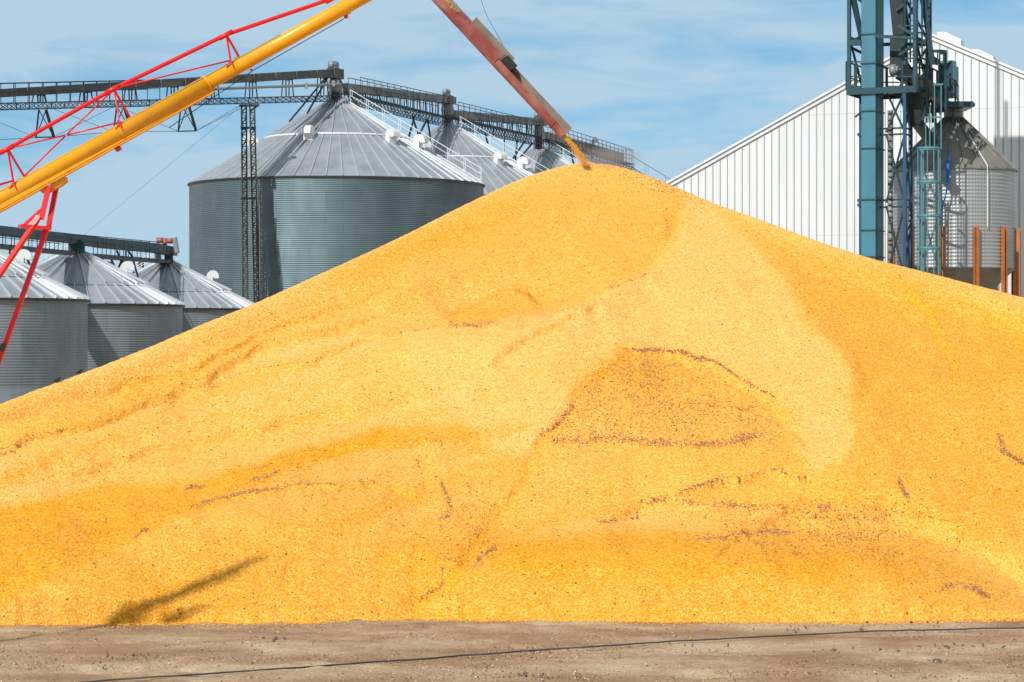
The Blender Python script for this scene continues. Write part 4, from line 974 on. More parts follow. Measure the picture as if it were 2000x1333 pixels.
def tower():
    b = T(1730, 700); root = thing('support_tower', (b.x, b.y, 0), 'blue green steel frame tower with a railed platform around the elevator shaft', 'steel tower')
    ytop = -520; ypl = 176
    m = MB()
    for px, off in ((1658.5,0.0),(1787,0.0),(1658.5,2.0),(1787,2.0)):
        m.bar(T(px,ytop,off), T(px,ypl,off), 0.12, 0.12, e2)
    m.build('upper_leg', M['tower'], root)
    m = MB()
    for px, off in ((1676,0.35),(1767,0.0),(1676,1.2),(1767,0.8)):
        t = T(px,ypl,off); m.bar(t, V((t.x, t.y, 0)), 0.11, 0.11, e2)
    m.build('lower_leg', M['tower_blue'], root)
    m = MB(); d = M['tower']
    # upper diagonals and ring beams
    for a, bb, w in (((1660,-30,0),(1684,140,0.9),0.16),((1742,-30,1.4),(1754,66,1.4),0.14),((1792,-20,0.6),(1809,122,0.9),0.15),((1662,-12,0),(1684,5,0.3),0.1),
                     ((1742,16,0.6),(1764,0,0.6),0.10),((1750,48,0.3),(1782,68,0.2),0.09),((1752,106,0.3),(1786,84,0.2),0.10),((1660,84,0),(1682,60,0.8),0.09),((1660,92,0),(1684,106,0.9),0.09),
                     ((1750,170,0.9),(1785,135,1.6),0.08)):
        m.bar(T(*a), T(*bb), w, w, e2)
    m.bar(T(1658,81,-0.02), T(1682,70,0.3), 0.10); m.bar(T(1710,71,0), T(1790,75,0), 0.16, 0.10); m.bar(T(1662,84,0.0), T(1682,84,0.0), 0.12, 0.2)
    m.bar(T(1787,75,0), T(1787,75,2.0), 0.12); m.bar(T(1658,75,0), T(1658,75,2.0), 0.12); m.bar(T(1658,75,2), T(1787,75,2), 0.12)
    for y0, y1 in ((-60,75),(75,176)):
        m.bar(T(1787,y0,0.1), T(1787,y1,1.9), 0.07); m.bar(T(1716,y1,2.0), T(1787,y0,2.0), 0.08); m.bar(T(1716,y0,2.0), T(1787,y1,2.0), 0.08); m.bar(T(1658,y0,0.1), T(1658,y1,1.9), 0.07)
    m.build('upper_brace', M['tower'], root)
    m = MB()
    q = [T(1655,0,-0.05), T(1790,0,-0.05), T(1790,0,2.1), T(1655,0,2.1)]; z0 = T(1700,184).z; z1 = T(1700,172).z
    c = [V((p.x, p.y, z0)) for p in q]+[V((p.x, p.y, z1)) for p in q]
    zt = z1-0.03
    m.hexa([V((p.x, p.y, zt-0.04)) for p in q]+[V((p.x, p.y, zt)) for p in q])
    for i in range(4): 
        a, bb = q[i], q[(i+1) % 4]; m.bar(V((a.x, a.y, (z0+z1)/2)), V((bb.x, bb.y, (z0+z1)/2)), 0.06, z1-z0)
    m.build('platform', M['tower'], root)
    m = MB()
    for yy, t in ((121,0.05),(150,0.04),(171,0.10)):
        for a, bb in (((1653.5,0),(1682,0)),((1653.5,0),(1653.5,2.1)),((1653.5,2.1),(1790,2.1)),((1735,0),(1790,0)),((1790,0),(1790,2.1))):
            if yy == 121 and a == (1735,0): continue
            m.bar(T(a[0],yy,a[1]), T(bb[0],yy,bb[1]), t)
    for px, off in ((1653.5,0),(1672,0),(1653.5,1.05),(1653.5,2.1),(1762,0),(1790,0),(1790,1.05),(1790,2.1),(1700,2.1),(1745,2.1)):
        m.bar(T(px,121,off), T(px,176,off), 0.075)
    m.build('handrail', M['tower'], root)
    m = MB()      # lower X bracing
    for y0, y1 in ((178,258),(262,396),(402,545),(549,690)):
        m.bar(T(1728,y1,0.2), T(1767,y0,0.0), 0.055); m.bar(T(1728,y0,0.2), T(1767,y1,0.0), 0.055)
        m.bar(T(1767,y0,0.0), T(1767,y1,0.8), 0.05); m.bar(T(1767,y1,0.0), T(1767,y0,0.8), 0.05)
        m.bar(T(1676,y0,0.35), T(1676,y1,1.2), 0.05)
    for y in (250,262,390,404,540): m.bar(T(1712,y,0.5), T(1767,y,0.0), 0.06); m.bar(T(1767,y,0), T(1767,y,0.8), 0.05)
    m.bar(T(1667,228,0.2), T(1682,219,0.05), 0.05); m.bar(T(1676,228,0.3), T(1684,222,0.1), 0.04)
    m.bar(T(1678,195,0.3), T(1684,260,0.5), 0.06); m.bar(T(1678,320,0.3), T(1684,260,0.5), 0.05); m.bar(T(1678,395,0.3), T(1686,470,0.5), 0.05)
    m.build('lower_brace', M['tower'], root)
    m = MB()
    for y in (391,400,262): m.box(T(1676,y,0.30), (0.10,0.06,0.05), (e1,e2,UP))
    m.build('pipe_clamp', M['tower'], root)
tower()

def upper_ladder():
    b = T(1775, 700, 1.0); root = thing('ladder', T(1775,115,1.0), 'narrow blue ladder with side hoops rising behind the right tower leg', 'ladder')
    m = MB()
    for px in (1766,1780): m.bar(T(px,-60,0.8), T(px,118,0.8), 0.05)
    for k in range(10): m.bar(T(1766,-50+17*k,0.8), T(1780,-50.5+17*k,0.8), 0.03)
    m.build('rungs_and_rails', M['tower_blue'], root)
    m = MB()
    for px, o in ((1757,0.7),(1761,0.4),(1795,0.4),(1797,0.9)): m.bar(T(px,-60,o), T(px,112,o), 0.055)
    for y in (-40,48,62,112):
        m.bar(T(1757,y,0.7), T(1761,y,0.4), 0.05); m.bar(T(1761,y,0.4), T(1795,y,0.4), 0.05); m.bar(T(1795,y,0.4), T(1797,y,0.9), 0.05)
    m.build('cage', M['tower'], root)
upper_ladder()

def spouts():
    root = thing('grain_spout', T(1745,125,1.2), 'dark green grain spout dropping behind the shaft to the platform', 'spout')
    m = MB(); 
    def q(px, y, o, w, d): p = T(px,y,o); return [p-e1*w-e2*d, p+e1*w-e2*d, p+e1*w+e2*d, p-e1*w+e2*d]
    m.hexa(q(1744,64,0.9,0.20,0.2)+q(1736,-60,0.9,0.26,0.25)); m.hexa(q(1742,126,0.9,0.26,0.24)+q(1742,68,0.9,0.26,0.24))
    m.build('drop_pipe', M['dkgreen'], root, bevel=0.01)
    MB().hexa(q(1758,124,0.55,0.10,0.1)+q(1758,80,0.55,0.10,0.1)).build('side_box', M['tower'], root)
    m = MB(); a = T(1748,138,0.7); bb = T(1826,186,1.6)
    m.bar(a, bb, 0.55, 0.42); m.build('inclined_trough', M['dkgreen'], root)
    MB().tube(T(1733,136,0.4), T(1745,134,0.4), 0.20, 14).tube(T(1745,134,0.4), T(1749,134,0.4), 0.13, 10).build('motor', M['motor'], root, True)
    m = MB(); m.bar(T(1758,150,0.6), T(1762,168,0.6), 0.06); m.bar(T(1752,150,0.6), T(1770,170,0.6), 0.06)
    m.hexa(q(1770,190,0.9,0.40,0.4)+q(1770,180,0.9,0.62,0.5)); m.hexa(q(1775,240,0.9,0.22,0.2)+q(1772,190,0.9,0.40,0.4)); m.bar(T(1778,236,0.9), T(1806,278,1.3), 0.32); m.build('lower_chute', M['dkgreen'], root)
    m = MB(); m.bar(T(1732,150,0.1), T(1732,520,0.1)*1.0, 0.13) if False else None
    root2 = thing('standpipe', V((T(1732,0,0.35).x, T(1732,0,0.35).y, 0)), 'grey pipe caked with dust beside the elevator shaft', 'pipe')
    m = MB(); p = T(1735,215,0.25); m.tube(p, V((p.x, p.y, 0)), 0.095, 10)
    m.build('pipe', M['conv_lt'], root2, True)
    m = MB(); rr = random.Random(4)
    for k in range(22):
        y = 222+k*13.5+rr.uniform(-3,3); m.cut(); m.tube(T(1733.5,y,0.16), T(1737.5+rr.uniform(0,2.5),y+1,0.16), rr.uniform(0.03,0.085), 10)
    m.build_each('fitting', M['dkgreen'], root2)
spouts()

# hopper bottomed bin between tower and barn
ZH = 90.6; HX = (1862-CX)/F*ZH; HR = 120/F*ZH
def hopper():
    c = V((HX, ZH, 0)); root = thing('hopper_bin', c, 'grey corrugated hopper bin on orange legs standing before the barn', 'grain bin')
    ev = HC+(CY-335)/F*(ZH); pk = HC+(CY-232)/F*ZH; bt = HC+(CY-526)/F*ZH
    prof = []; z = bt; k = 0
    while z < ev: prof.append((HR+0.011*math.sin(2*math.pi*k/5), z)); z += 0.13/5; k += 1
    prof.append((HR, ev))
    MB().lathe(prof, 480, c, wob=lambda t, z: 0.0055*math.sin(120*t+0.4)).build('wall', M['wall_hop'], root, True)
    rf = MB().lathe([(HR+0.06, ev-0.05), (HR+0.06, ev), (0.34, pk), (0.34, pk+0.28), (0.36, pk+0.30), (0.01, pk+0.34)], 24, c).build('roof', M['roof_old'], root)
    m = MB()
    for k in range(24):
        t = 2*math.pi*(k)/24; ra = V((math.sin(t), -math.cos(t), 0)); a = c+ra*(HR+0.06); a.z = ev+0.02; b = c+ra*0.34; b.z = pk+0.02; m.bar(a, b, 0.03, 0.07)
    m.build('roof_rib', M['roof_old'], rf)
    MB().lathe([(HR-0.02, bt), (0.25, bt-1.9), (0.25, bt-2.2)], 48, c).build('hopper_cone', M['cone'], root)
    zt = HC+(CY-443)/F*(ZH-HR)
    for k in range(12):
        t = R_(-20+30*k); ra = V((math.sin(t), -math.cos(t), 0)); ta = V((math.cos(t), math.sin(t), 0))
        p = c+ra*(HR+0.10); m = MB()
        m.box(p+UP*zt/2, (0.078, 0.012, zt/2), (ta, ra, UP)); 
        for s in (-1, 1): m.box(p+ta*s*0.074+UP*zt/2, (0.012, 0.075, zt/2), (ta, ra, UP))
        m.build('leg', M['orange'], root)
    # conduit down the wall
    m = MB(); pts = []
    t0 = R_(21)
    for r, z in ((1.1, pk-(1.1-0.34)/(HR-0.34)*(pk-ev)+0.06), (HR+0.08, ev+0.06), (HR+0.09, ev-0.4), (HR+0.09, ev-2.0), (HR+0.1, zt)):
        pts.append(c+V((math.sin(t0), -math.cos(t0), 0))*r+UP*z)
    m.path(pts, 0.022, 6).build('conduit', M['vent'], root)
    return c, pk
HCt, HPK = hopper()
def hop_platform():
    base = HCt+UP*(HPK+0.3); root = thing('platform', base, 'small railed platform with a curved guard rail on top of the hopper bin', 'platform')
    z0 = P(0,205,ZH-1).z; m = MB()
    m.box(HCt+V((-0.15,0,z0)), (0.75,1.0,0.06)).box(HCt+V((-0.2,-1.0,z0+0.02)), (0.75,0.04,0.10))
    m.bar(P(1838,192,ZH-0.9), P(1868,208,ZH-0.9), 0.10); m.bar(P(1800,218,ZH-0.6), P(1845,215,ZH-0.6), 0.08, 0.18)
    for px in (1826,1860): m.bar(P(px,208,ZH-0.6), P(px+2,250,ZH-0.6), 0.08)
    m.build('deck', M['tower'], root)
    m = MB()
    for dy in (0, 29):
        pts = [P(1795,122+dy,ZH-1.9), P(1812,130+dy,ZH-1.9), P(1830,139+dy,ZH-1.8), P(1850,149+dy,ZH-1.6), P(1862,155+dy,ZH-1.2), P(1870,164+dy,ZH-0.5), P(1872,170+dy,ZH+0.6), P(1871,172+dy,ZH+1.5)]
        m.path(pts, 0.032, 6)
    for x, y, zo in ((1796,124,-1.9),(1830,139,-1.8),(1866,157,-1.0),(1871,172,1.5)): m.bar(P(x,y,ZH+zo), P(x,212,ZH+zo), 0.06)
    m.build('guard_rail', M['tower'], root)
    m = MB()
    for px, y0 in ((1806,160),(1812,165),(1818,150),(1822,180)): m.bar(P(px,y0,ZH-1.3), P(px+4,240,ZH-0.9), 0.07)
    for k in range(14):
        rr = random.Random(k); x = rr.uniform(1800,1848); y = rr.uniform(170,215); m.bar(P(x,y,ZH-0.7), P(x+rr.uniform(-14,14), y+rr.uniform(6,22), ZH-0.5), 0.06)
    m.build('strut', M['dkgreen'], root)
hop_platform()
def cabinet():
    root = thing('control_cabinet', P(1850,190,ZH-0.4), 'teal steel cabinet with a half open door on the hopper bin platform', 'cabinet')
    ax = (e1, e2, UP); c = P(1850,156,ZH-0.3)
    MB().box(c, (0.28,0.25,0.66), ax).build('body', M['cage'], root, bevel=0.015)
    MB().box(c-e2*0.27+e1*0.03, (0.23,0.012,0.58), ax).build('door', M['tower'], root)
    MB().box(P(1868,160,ZH-0.1), (0.02,0.25,0.55), ax).build('side_panel', M['tower_lt'], root)
    d, w2 = V((0.8,0,-0.5)), V((0.5,0,0.8)); MB().box(P(1826,119,ZH-0.8), (0.17,0.12,0.11), (d, V((0,1,0)), w2)).build('lamp', M['dark'], root, bevel=0.02)
cabinet()
def cage_ladder():
    c = T(1814,0,1.0); root = thing('caged_ladder', V((c.x, c.y, 0)), 'pale teal caged ladder climbing in front of the hopper bin', 'ladder')
    zc = c.y; rad = 22/F*zc
    def ring(py, r=rad, cx=1814): 
        cc = P(cx, py, zc); return [cc+V((r*math.sin(t), -r*math.cos(t), 0)) for t in np.linspace(-2.2, 2.2, 15)]
    m = MB()
    for y in (291,357,423,486,550,616):
        m.cut(); m.path(ring(y), 0.03, 6)
        pts = ring(y); 
        for a, b in zip(pts[:-1], pts[1:]): m.bar(a, b, 0.015, 0.11)
    m.build_each('hoop', M['cage'], root)
    m = MB(); 
    for t in np.linspace(-2.0, 2.0, 8):
        a = P(1814,291,zc)+V((rad*math.sin(t), -rad*math.cos(t), 0)); m.bar(a, V((a.x, a.y, 0)), 0.034, 0.02)
    m.build('cage_bar', M['cage'], root)
    m = MB()
    for px in (1797,1803): 
        a = P(px,100,zc+0.1); m.bar(P(px,291,zc+0.1), V((a.x, a.y, 0)), 0.05)
    for k in range(26): m.bar(P(1796,296+k*11,zc+0.1), P(1803,295+k*11,zc+0.1), 0.035)
    m.build('ladder_rail', M['cage'], root)
    # upper run to the platform
    m = MB()
    for px, y0 in ((1808,235),(1816,205),(1825,165),(1838,165)): m.bar(P(px,y0,zc), P(px,292,zc), 0.035)
    m.bar(P(1805,230,zc), P(1838,229,zc), 0.06); m.bar(P(1822,166,zc), P(1842,165,zc), 0.06)
    m.build('upper_bar', M['cage'], root)
    m = MB(); cc = 1828; r2 = 20/F*zc
    for y in (101,104): m.path([P(cc,y,zc+0.2)+V((r2*math.sin(t), -r2*math.cos(t), 0)) for t in np.linspace(-2.6,2.6,17)], 0.03, 6)
    for t in np.linspace(-2.6,2.6,9):
        a = P(cc,101,zc+0.2)+V((r2*math.sin(t), -r2*math.cos(t), 0)); m.bar(a, a-UP*(1.35 if abs(t) > 1.2 else 0.5), 0.045)
    for px in (1810,1847): m.bar(P(px,101,zc+0.1), P(px,230 if px < 1820 else 215,zc+0.1), 0.075)
    m.build('top_cage', M['tower'], root)
cage_ladder()
def rope():
    zc = ZH-HR-0.3
    o = MB().path([P(1854,290,zc), P(1854,306,zc)], 0.015, 5)
    m = MB().tube(P(1852,305,zc), P(1851,360,zc), 0.07, 8).path([P(1851,360,zc), P(1849,372,zc), P(1846,385,zc), P(1842,400,zc), P(1839,415,zc), P(1836,427,zc)], 0.03, 6).path([P(1854,288,zc), P(1853,306,zc)], 0.02, 5)
    ob = m.build('tarp_rope', M['blue'], None); tag(ob, 'bright blue plastic tube and rope hanging beside the caged ladder', 'rope')
    o.v = []
rope()

# ------------------------------------------------------------------ the yellow grain auger
AL, AR = 25.2, 26.4                     # depth at photo columns 0 and 700
def AP(px, py, dz=0.0): return P(px, py, AL + (AR-AL)*px/700.0 + dz)
def auger():
    foot = AP(-1100, 1005); b = V((AP(60,0).x, AP(60,0).y, 0))
    root = thing('grain_auger', b, 'long yellow grain auger with a red truss slanting up over the heap', 'auger')
    r = 15.7/F*25.6
    m = MB().path([AP(-1080,996), AP(0,390), AP(404,163.5)], r, 28).build('lower_tube', M['yellow'], root, True)
    MB().path([AP(398,166.8), AP(664,19.5), AP(830,-72)], r*0.93, 28).build('upper_tube', M['yellow'], root, True)
    d = (AP(404,163)-AP(0,390)).normalized(); up = V((-d.z, 0, d.x)).normalized()
    m = MB()
    for x, y in ((404,163.5),(234,259.5)): 
        p = AP(x,y); m.tube(p-d*0.010, p+d*0.010, r*1.10, 28)
    m.build('tube_band', M['yellow'], root, True)
    # track under the tube
    m = MB(); a = AP(-900,912.5) ; a = AP(-900, 390+900*0.5606+20.5); bb = AP(416, 390-416*0.5606+20.5)
    m.bar(a, bb, 0.050, 0.030, up); m.bar(a-up*0.019, bb-up*0.019, 0.085, 0.010, up); m.bar(a+up*0.022-V((0,0.03,0)), bb+up*0.022-V((0,0.03,0)), 0.012, 0.05, up)
    m.build('track', M['yellow'], root)
    # joints on the track
    m = MB()
    for x in (45, 254): m.box(AP(x, 390-x*0.5606+21), (0.008, 0.035, 0.026), (d, V((0,1,0)), up))
    m.build('track_joint', M['yellow'], root)
    # thin line along the tube and the stay cable beneath the upper part
    m = MB(); pts = [AP(x, 390-x*0.5606-13.2)-V((0, r*0.62, 0)) for x in range(-100, 600, 50)]; m.path(pts, 0.0028, 5)
    m.build('hydraulic_line', M['black'], root)
    m = MB().path([AP(330,250), AP(496,137), AP(672,37)], 0.0045, 5); m.build('stay_cable', M['dark'], root)
    m = MB().bar(AP(664,30), AP(684,24), 0.05, 0.035); m.build('cable_bracket', M['yellow'], root)
    m = MB().bar(AP(488,136), AP(494,138), 0.04, 0.016); m.box(AP(676,33), (0.02,0.025,0.018)).build('cable_clip', M['red'], root)
    m = MB().box(AP(231,291), (0.030,0.04,0.022), (d, V((0,1,0)), up)); m.build('lug', M['red'], root)
    # red truss pipe above
    node = [(-420,538),(-200,410),(15,291),(222,174),(442,68),(650,-3),(840,-90)]
    m = MB().path([AP(*p) for p in node], 0.0215, 12); 
    for p in node[1:-1]: m.tube(AP(p[0]-14,p[1]+7.6), AP(p[0]+12,p[1]-6), 0.026, 12)
    m.build('truss_pipe', M['red'], root, True)
    for (nx, ny) in ((-200,410),(15,291),(222,174),(442,68)):
        s1x, s2x = (nx+14, nx+32)
        if nx == 442: s1x, s2x = 452, 467
        ax1 = 390-s1x*0.5606; m = MB()
        m.bar(AP(nx,ny), AP(s1x, ax1-17)-V((0,0.075,0)), 0.016); m.bar(AP(nx,ny), AP(s2x, 390-s2x*0.5606-15)+V((0,0.075,0)), 0.018)
        f = AP(s1x, ax1-17)-V((0,0.075,0)); m.bar(f, AP(s1x+7, ax1-1)-V((0,r*1.03,0)), 0.022, 0.012); m.bar(f, AP(s1x-8, ax1-3)-V((0,r*0.9,0)), 0.012)
        m.build('strut', M['red'], root)
        MB().tube(AP(s1x+7, ax1-21), AP(s1x+13, ax1-24), 0.014, 8).build('swivel', M['brass'], root)
    m = MB(); dn = V((0,-0.05,0))
    for a, bb in (((20,290),(130,264.5)),((130,264.5),(237,239)),((218,180),(130,264.5)),((130,264.5),(48,345)),((228,172),(451,119)),((0,362),(29,353)),((-190,412),(29,353))):
        m.tube(AP(*a)+dn*0.3, AP(*bb)+dn*0.6, 0.0085, 8)
    m.build('tie_bar', M['red'], root, True)
    MB().box(AP(130,264.5)-V((0,0.03,0)), (0.014,0.01,0.014)).build('tie_plate', M['steel'], root)
    # bracket under the tube where the lift legs pivot
    m = MB(); fy = -0.05
    for q in (-0.055, 0.055):
        poly = [(78,371),(84,378),(96,377),(120,364),(131,355),(130,347),(124,345),(98,358)]
        m.prism([AP(*p)+V((0,q,0)) for p in poly], V((0,0.008,0)))
    m.bar(AP(84,376), AP(130,352), 0.10, 0.02, up); m.build('pivot_bracket', M['yellow'], root)
    m = MB()
    for x, y in ((82,373),(107,359),(119,352)): m.tube(AP(x,y)+V((0,-0.068,0)), AP(x,y)+V((0,-0.05,0)), 0.009, 8)
    m.build('bolt', M['brass'], root)
    m = MB().tube(AP(99,363)+V((0,-0.09,0)), AP(99,363)+V((0,0.09,0)), 0.014, 12).tube(AP(77,426)+V((0,-0.085,0)), AP(77,426)+V((0,-0.06,0)), 0.014, 12); m.build('pivot_pin', M['steel'], root)
    # lift arm: two box beams, gusset, cross plate, and the long legs down to the axle
    m = MB(); m.bar(AP(99,360)+V((0,-0.07,0)), AP(83,430)+V((0,-0.07,0)), 0.03, 0.05, (1,0,0.2)); m.bar(AP(107,366)+V((0,0.08,0)), AP(91,447)+V((0,0.08,0)), 0.03, 0.05, (1,0,0.2))
    m.bar(AP(86,408)+V((0,-0.06,0)), AP(50,440)+V((0,-0.06,0)), 0.03, 0.022, (1,0,0.5)); m.build('lift_arm', M['red'], root)
    m = MB(); m.bar(AP(38,442), AP(98,447), 0.20, 0.034); m.build('cross_plate', M['red'], root)
    fr = AP(-160, 1048); gz = 0.30
    def toaxle(px, py, k, dy, w, nm):
        a = AP(px, py)+V((0,dy,0)); b2 = AP(px-160*k, py+ 0)+V((0,dy,0))
        m = MB(); m.bar(a, b2, w, w*1.05); m.build(nm, M['red'], root)
    # leg that slants left and the leg that runs down
    a = AP(76,430)+V((0,-0.075,0)); bdir = (AP(0,548)-AP(76,430)); b2 = a+bdir*((a.z-0.42)/-bdir.z); b2.y += -0.6
    m = MB().bar(a, b2, 0.040, 0.046, (1,0,0.5)); m.bar(AP(79,424)+V((0,-0.085,0)), AP(66,443)+V((0,-0.083,0)), 0.045, 0.052, (1,0,0.5)); m.build('long_leg', M['red'], root)
    a = AP(91,446)+V((0,0.03,0)); bdir = (AP(0,697)-AP(91,446)); b3 = a+bdir*((a.z-0.42)/-bdir.z)
    m = MB().bar(a, b3, 0.042, 0.046, (1,0,0.4)); m.bar(AP(90,446)+V((0,0.03,0)), AP(84,463)+V((0,0.03,0)), 0.05, 0.052, (1,0,0.4)); m.build('long_leg', M['red'], root)
    MB().bar(AP(1,686)+V((0,0.0,0)), AP(7,672)+V((0,0.0,0)), 0.06, 0.05).build('leg_clamp', M['dark'], root)
    # axle and wheels (left of the picture)
    c = V((b3.x, b3.y, 0.42)); MB().bar(c+V((0,-1.2,0)), c+V((0,1.2,0)), 0.07).bar(c, V((b2.x, b2.y, 0.42)), 0.06).build('axle', M['red'], root)
    for s in (-1.2, 1.2):
        w = MB(); q = c+V((0,s,-0.02)); n = 28
        prof = [(0.20,-0.08),(0.36,-0.10),(0.40,-0.06),(0.40,0.06),(0.36,0.10),(0.20,0.08)]
        vs = [(q.x+rr*math.cos(2*math.pi*k/n), q.y+yy, q.z+rr*math.sin(2*math.pi*k/n)) for rr, yy in prof for k in range(n)]
        w.add(vs, [(i*n+k, i*n+(k+1) % n, (i+1)*n+(k+1) % n, (i+1)*n+k) for i in range(5) for k in range(n)])
        wo = w.build('wheel', M['black'], root, True)
        MB().tube(q+V((0,-0.07,0)), q+V((0,0.07,0)), 0.20, 20).build('rim', M['yellow'], wo)
    # head box over the frame top
    MB().box(AP(836,-78), (0.16,0.13,0.15), (d, V((0,1,0)), up)).build('discharge_head', M['yellow'], root, bevel=0.02)
auger()

# red chute hanging from the auger head down to the heap
def chute():
    zc = 26.3; A = P(830,-32,zc); B = P(1104,262,zc-0.1); d = (B-A).normalized()
    root = thing('grain_chute', B, 'scuffed pinkish red open chute slanting down to the top of the heap', 'chute')
    n0 = V((0,-1,0)); up = n0.cross(d).normalized()
    if up.z < 0: up = -up
    roll = R_(34); u = (up*math.cos(roll) + V((0,-1,0))*math.sin(roll)).normalized(); sd = d.cross(u).normalized()
    rr = 13.0/F*zc
    def trough(a, b, r, wall, th, name, mt):
        m = MB(); ps = []
        for k in range(0, 13):
            t = math.pi + math.pi*k/12; ps.append((r*math.cos(t), r*math.sin(t)))
        outer = [(-r, wall)] + ps + [(r, wall)]
        inner = [(x*(1-th/r) if abs(x) > 1e-9 else x, y*(1-th/r) if y < 0 else y) for x, y in outer]
        lp = outer + inner[::-1]; n = len(lp)
        vs = [a + sd*x + u*y for x, y in lp] + [b + sd*x + u*y for x, y in lp]
        fs = [(k, (k+1) % n, n+(k+1) % n, n+k) for k in range(n)]
        h = len(outer)
        fs += [(k, k+1, n-2-k, n-1-k) for k in range(h-1)] + [(n+k+1, n+k, 2*n-1-k, 2*n-2-k) for k in range(h-1)]
        m.add(vs, fs); return m.build(name, mt, root, True)
    L = (B-A).length
    o = trough(A, B, rr, rr*0.95, 0.004, 'trough', M['chute'])
    for md in (o,):
        md.data.polygons.foreach_set('use_smooth', [False]*len(md.data.polygons))
    o2 = trough(A+d*0.01, B-d*0.004, rr*0.965, rr*0.93, 0.002, 'liner', M['chute_in'])
    o2.data.polygons.foreach_set('use_smooth', [False]*len(o2.data.polygons))
    # raised side boards on the upper part
    def at(f): return A.lerp(B, f)
    for s, f0, f1, nm, mt in ((1, 0.225, 0.515, 'side_board', M['chute']), (-1, 0.29, 0.565, 'side_board', M['chute_in'])):
        m = MB(); a = at(f0)+sd*s*(rr+0.004); b = at(f1)+sd*s*(rr+0.004); y0, y1 = rr*0.2, rr*1.9
        m.prism([a+u*y0, b+u*y0, b+u*y1, a+u*y1], sd*s*0.004); m.build(nm, mt, root)
    m = MB(); a = at(0.53); m.prism([a-sd*rr*0.9+u*rr*0.1, a+sd*rr*0.9+u*rr*0.1, a+sd*rr*0.9+u*rr*1.5, a-sd*rr*0.9+u*rr*1.5], d*0.15); m.build('gap_shade', M['black'], root)  # black block standing in for the shade in the trough's inner gap
    m = MB(); a = at(0.93); 
    pts = [a + sd*rr*1.03*math.cos(t) + u*rr*1.03*math.sin(t) for t in np.linspace(math.pi, 2*math.pi, 14)]; m.path([a-sd*rr*1.03+u*rr*0.9]+pts+[a+sd*rr*1.03+u*rr*0.9], 0.0035, 5); m.build('end_strap', M['rust'], root)
    # dangling pull cord
    o = MB().path([P(936,-10,zc), P(950,30,zc), P(968,62,zc), P(984,92,zc)], 0.0022, 4).build('pull_cord', M['dark'], root)
    # corn sliding inside at the top
    r = np.random.default_rng(5); pts = []
    for _ in range(420):
        f = r.random()*0.21; p = at(f) + sd*(r.random()-0.5)*rr*1.5 + u*(rr*0.35+(r.random()-0.5)*0.03); pts.append(tuple(p))
    bits('sliding_corn', np.array(pts), r, 0.012, 0.02, 1.5, [1.0], [M['kernel']], 'orange yellow kernels sliding inside the upper end of the chute', 'corn', 0.6, 0.0)
    # the falling stream
    r = np.random.default_rng(6); pts = []
    E = B - u*rr*0.35; G = P(1143,321,26.0)
    for _ in range(7000):
        f = r.random(); c = E.lerp(G, f); c = c + V((0,0,0.02*math.sin(math.pi*f)))
        w = 0.013+0.022*f*f+(0.03 if r.random() < 0.06 else 0); pts.append((c.x+r.normal()*w*0.62, c.y+r.normal()*w, c.z+r.normal()*w*0.45))
    core = MB().path([E.lerp(G, f)+V((0, 0.012, 0.02*math.sin(math.pi*f))) for f in np.linspace(0, 1.0, 12)], 0.010, 12)
    o = bits('corn_stream', np.array(pts), r, 0.006, 0.011, 2.0, [1.0], [M['kernel']], 'stream of corn pouring from the chute end onto the heap top', 'corn', 0.6, 0.0)
    core.build('stream_core', M['kernel'], o, True)
chute()

# second auger standing left of the picture: its boom throws the long shadow on the lower left of the heap
def side_auger():
    hx = V((math.sin(R_(SUN_AZ))*math.cos(R_(SUN_EL)), math.cos(R_(SUN_AZ))*math.cos(R_(SUN_EL)), -math.sin(R_(SUN_EL))))
    def up_sun(px, py, z, h):
        p = P(px, py, z); t = (h-p.z)/(-hx.z); return p - hx*t
    def face(px, py):                                  # point on the face of the heap
        H = HEAP; i = np.argmin((H['PX']-px)**2 + (H['PY']-py)**2 + 1e6*(H['U'] > 1)); return px, py, float(H['Y'].ravel()[i])
    run = [up_sun(*face(222+(512-222)*f, 1217+(1088-1217)*f), 4.6+3.6*f) for f in np.linspace(0.0, 1.0, 7)]
    b0, tip = run[0], run[-1]; a0 = up_sun(0, 1255, 16.65, 3.75)
    d = (b0-a0).normalized(); low = a0 - d*9; low.z = 0.6
    root = thing('grain_auger', (a0.x, a0.y, 0), 'second grain auger standing outside the view to the left', 'auger')
    MB().path([low, a0]+run[:-1], 0.047, 20).tube(run[-2], tip, 0.047, 16, 0.022).build('tube', M['yellow'], root, True)
    MB().tube(up_sun(*face(325, 1215), 4.8), up_sun(*face(412, 1182), 5.6), 0.036, 14, 0.012).build('side_spout', M['chute'], root, True)
    MB().bar(b0, up_sun(*face(305, 1214), 4.8), 0.012).build('spout_bracket', M['red'], root)
    g = a0.lerp(low, 0.25)
    for s in (-1, 1): MB().bar(g, V((g.x-0.6, g.y+s*1.0, 0.05)), 0.06).build('leg', M['red'], root)
side_auger()

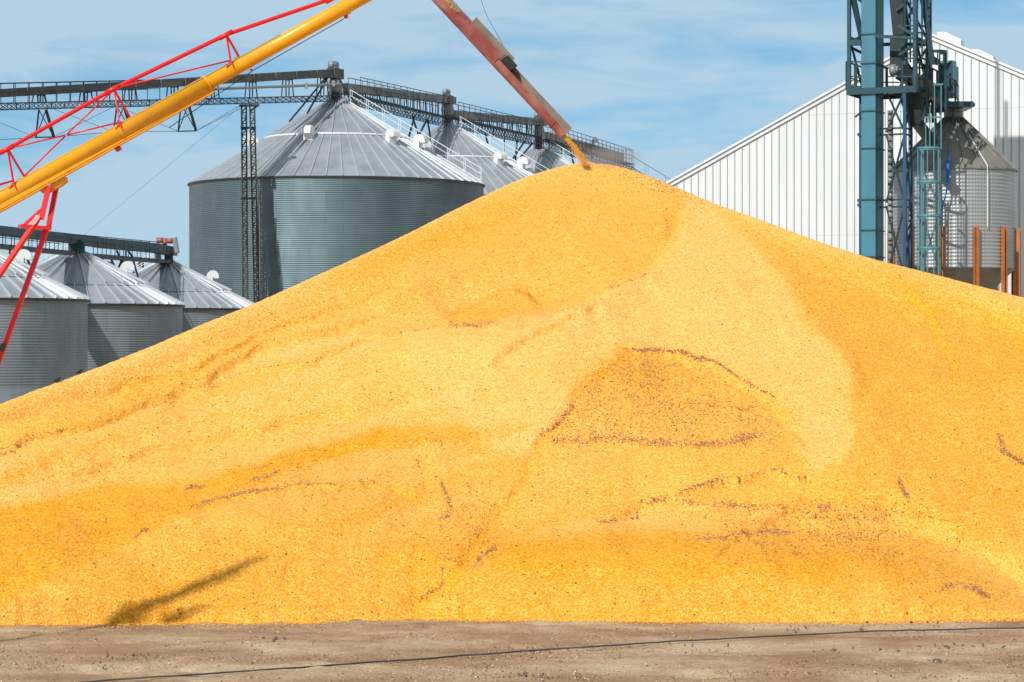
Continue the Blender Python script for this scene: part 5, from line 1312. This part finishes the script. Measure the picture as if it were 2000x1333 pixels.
# two small dark birds on the edge of the heap
def bird(px, py, Z, label, flip):
    p = P(px, py, Z); t = thing('bird', p, label, 'bird', 'birds on the heap edge'); s = 1 if flip else -1
    m = MB(); pts = [(-0.034,-0.004,0.010),(-0.02,0,0.010),(0,0,0.016),(0.014,0,0.026),(0.022,0,0.034),(0.030,0,0.035)]; rad = [0.003,0.010,0.0135,0.011,0.009,0.003]
    for (a, ra), (b, rb) in zip(zip(pts[:-1], rad[:-1]), zip(pts[1:], rad[1:])): m.tube(p+V((a[0]*s,a[1],a[2]+0.012)), p+V((b[0]*s,b[1],b[2]+0.012)), ra, 10, rb)
    m.build('body', M['bird'], t, True)
    MB().tube(p+V((0,0.004,-0.01)), p+V((0,0.004,0.02)), 0.0015, 5).tube(p+V((0.003,-0.004,-0.01)), p+V((0.003,-0.004,0.02)), 0.0015, 5).build('legs', M['bird'], t)
bird(112, 749, 21.3, 'small dark bird perched lower on the heap edge at left', True)
bird(155, 733, 21.5, 'small dark bird perched higher on the heap edge at left', True)

def dust_cloud():
    c = P(1192, 308, 26.2); bm = MB().lathe([(0.001,-0.14),(0.25,-0.11),(0.45,0.0),(0.25,0.11),(0.001,0.14)], 24, c)
    o = bm.build('dust_cloud', bpy.data.materials.new('grain_dust'), None, True); m = o.data.materials[0]; m.use_nodes = True; t = m.node_tree; L = t.links.new
    t.nodes.remove(t.nodes['Principled BSDF']); pv = N(t, 'ShaderNodeVolumePrincipled'); pv.inputs['Color'].default_value = (0.88, 0.72, 0.68, 1)
    tc = N(t, 'ShaderNodeTexCoord'); mp = N(t, 'ShaderNodeMapping'); mp.inputs['Location'].default_value = (-0.5, -0.5, -0.5); L(tc.outputs['Generated'], mp.inputs[0])
    ln = N(t, 'ShaderNodeVectorMath', operation='LENGTH'); L(mp.outputs[0], ln.inputs[0])
    r = N(t, 'ShaderNodeMapRange'); r.inputs[1].default_value = 0.5; r.inputs[2].default_value = 0.0; r.inputs[3].default_value = 0.0; r.inputs[4].default_value = 2.0; L(ln.outputs['Value'], r.inputs[0])
    L(r.outputs[0], pv.inputs['Density']); L(pv.outputs[0], t.nodes['Material Output'].inputs['Volume'])
    tag(o, 'faint pinkish grain dust drifting right of the falling stream', 'dust', kind='stuff')
dust_cloud()
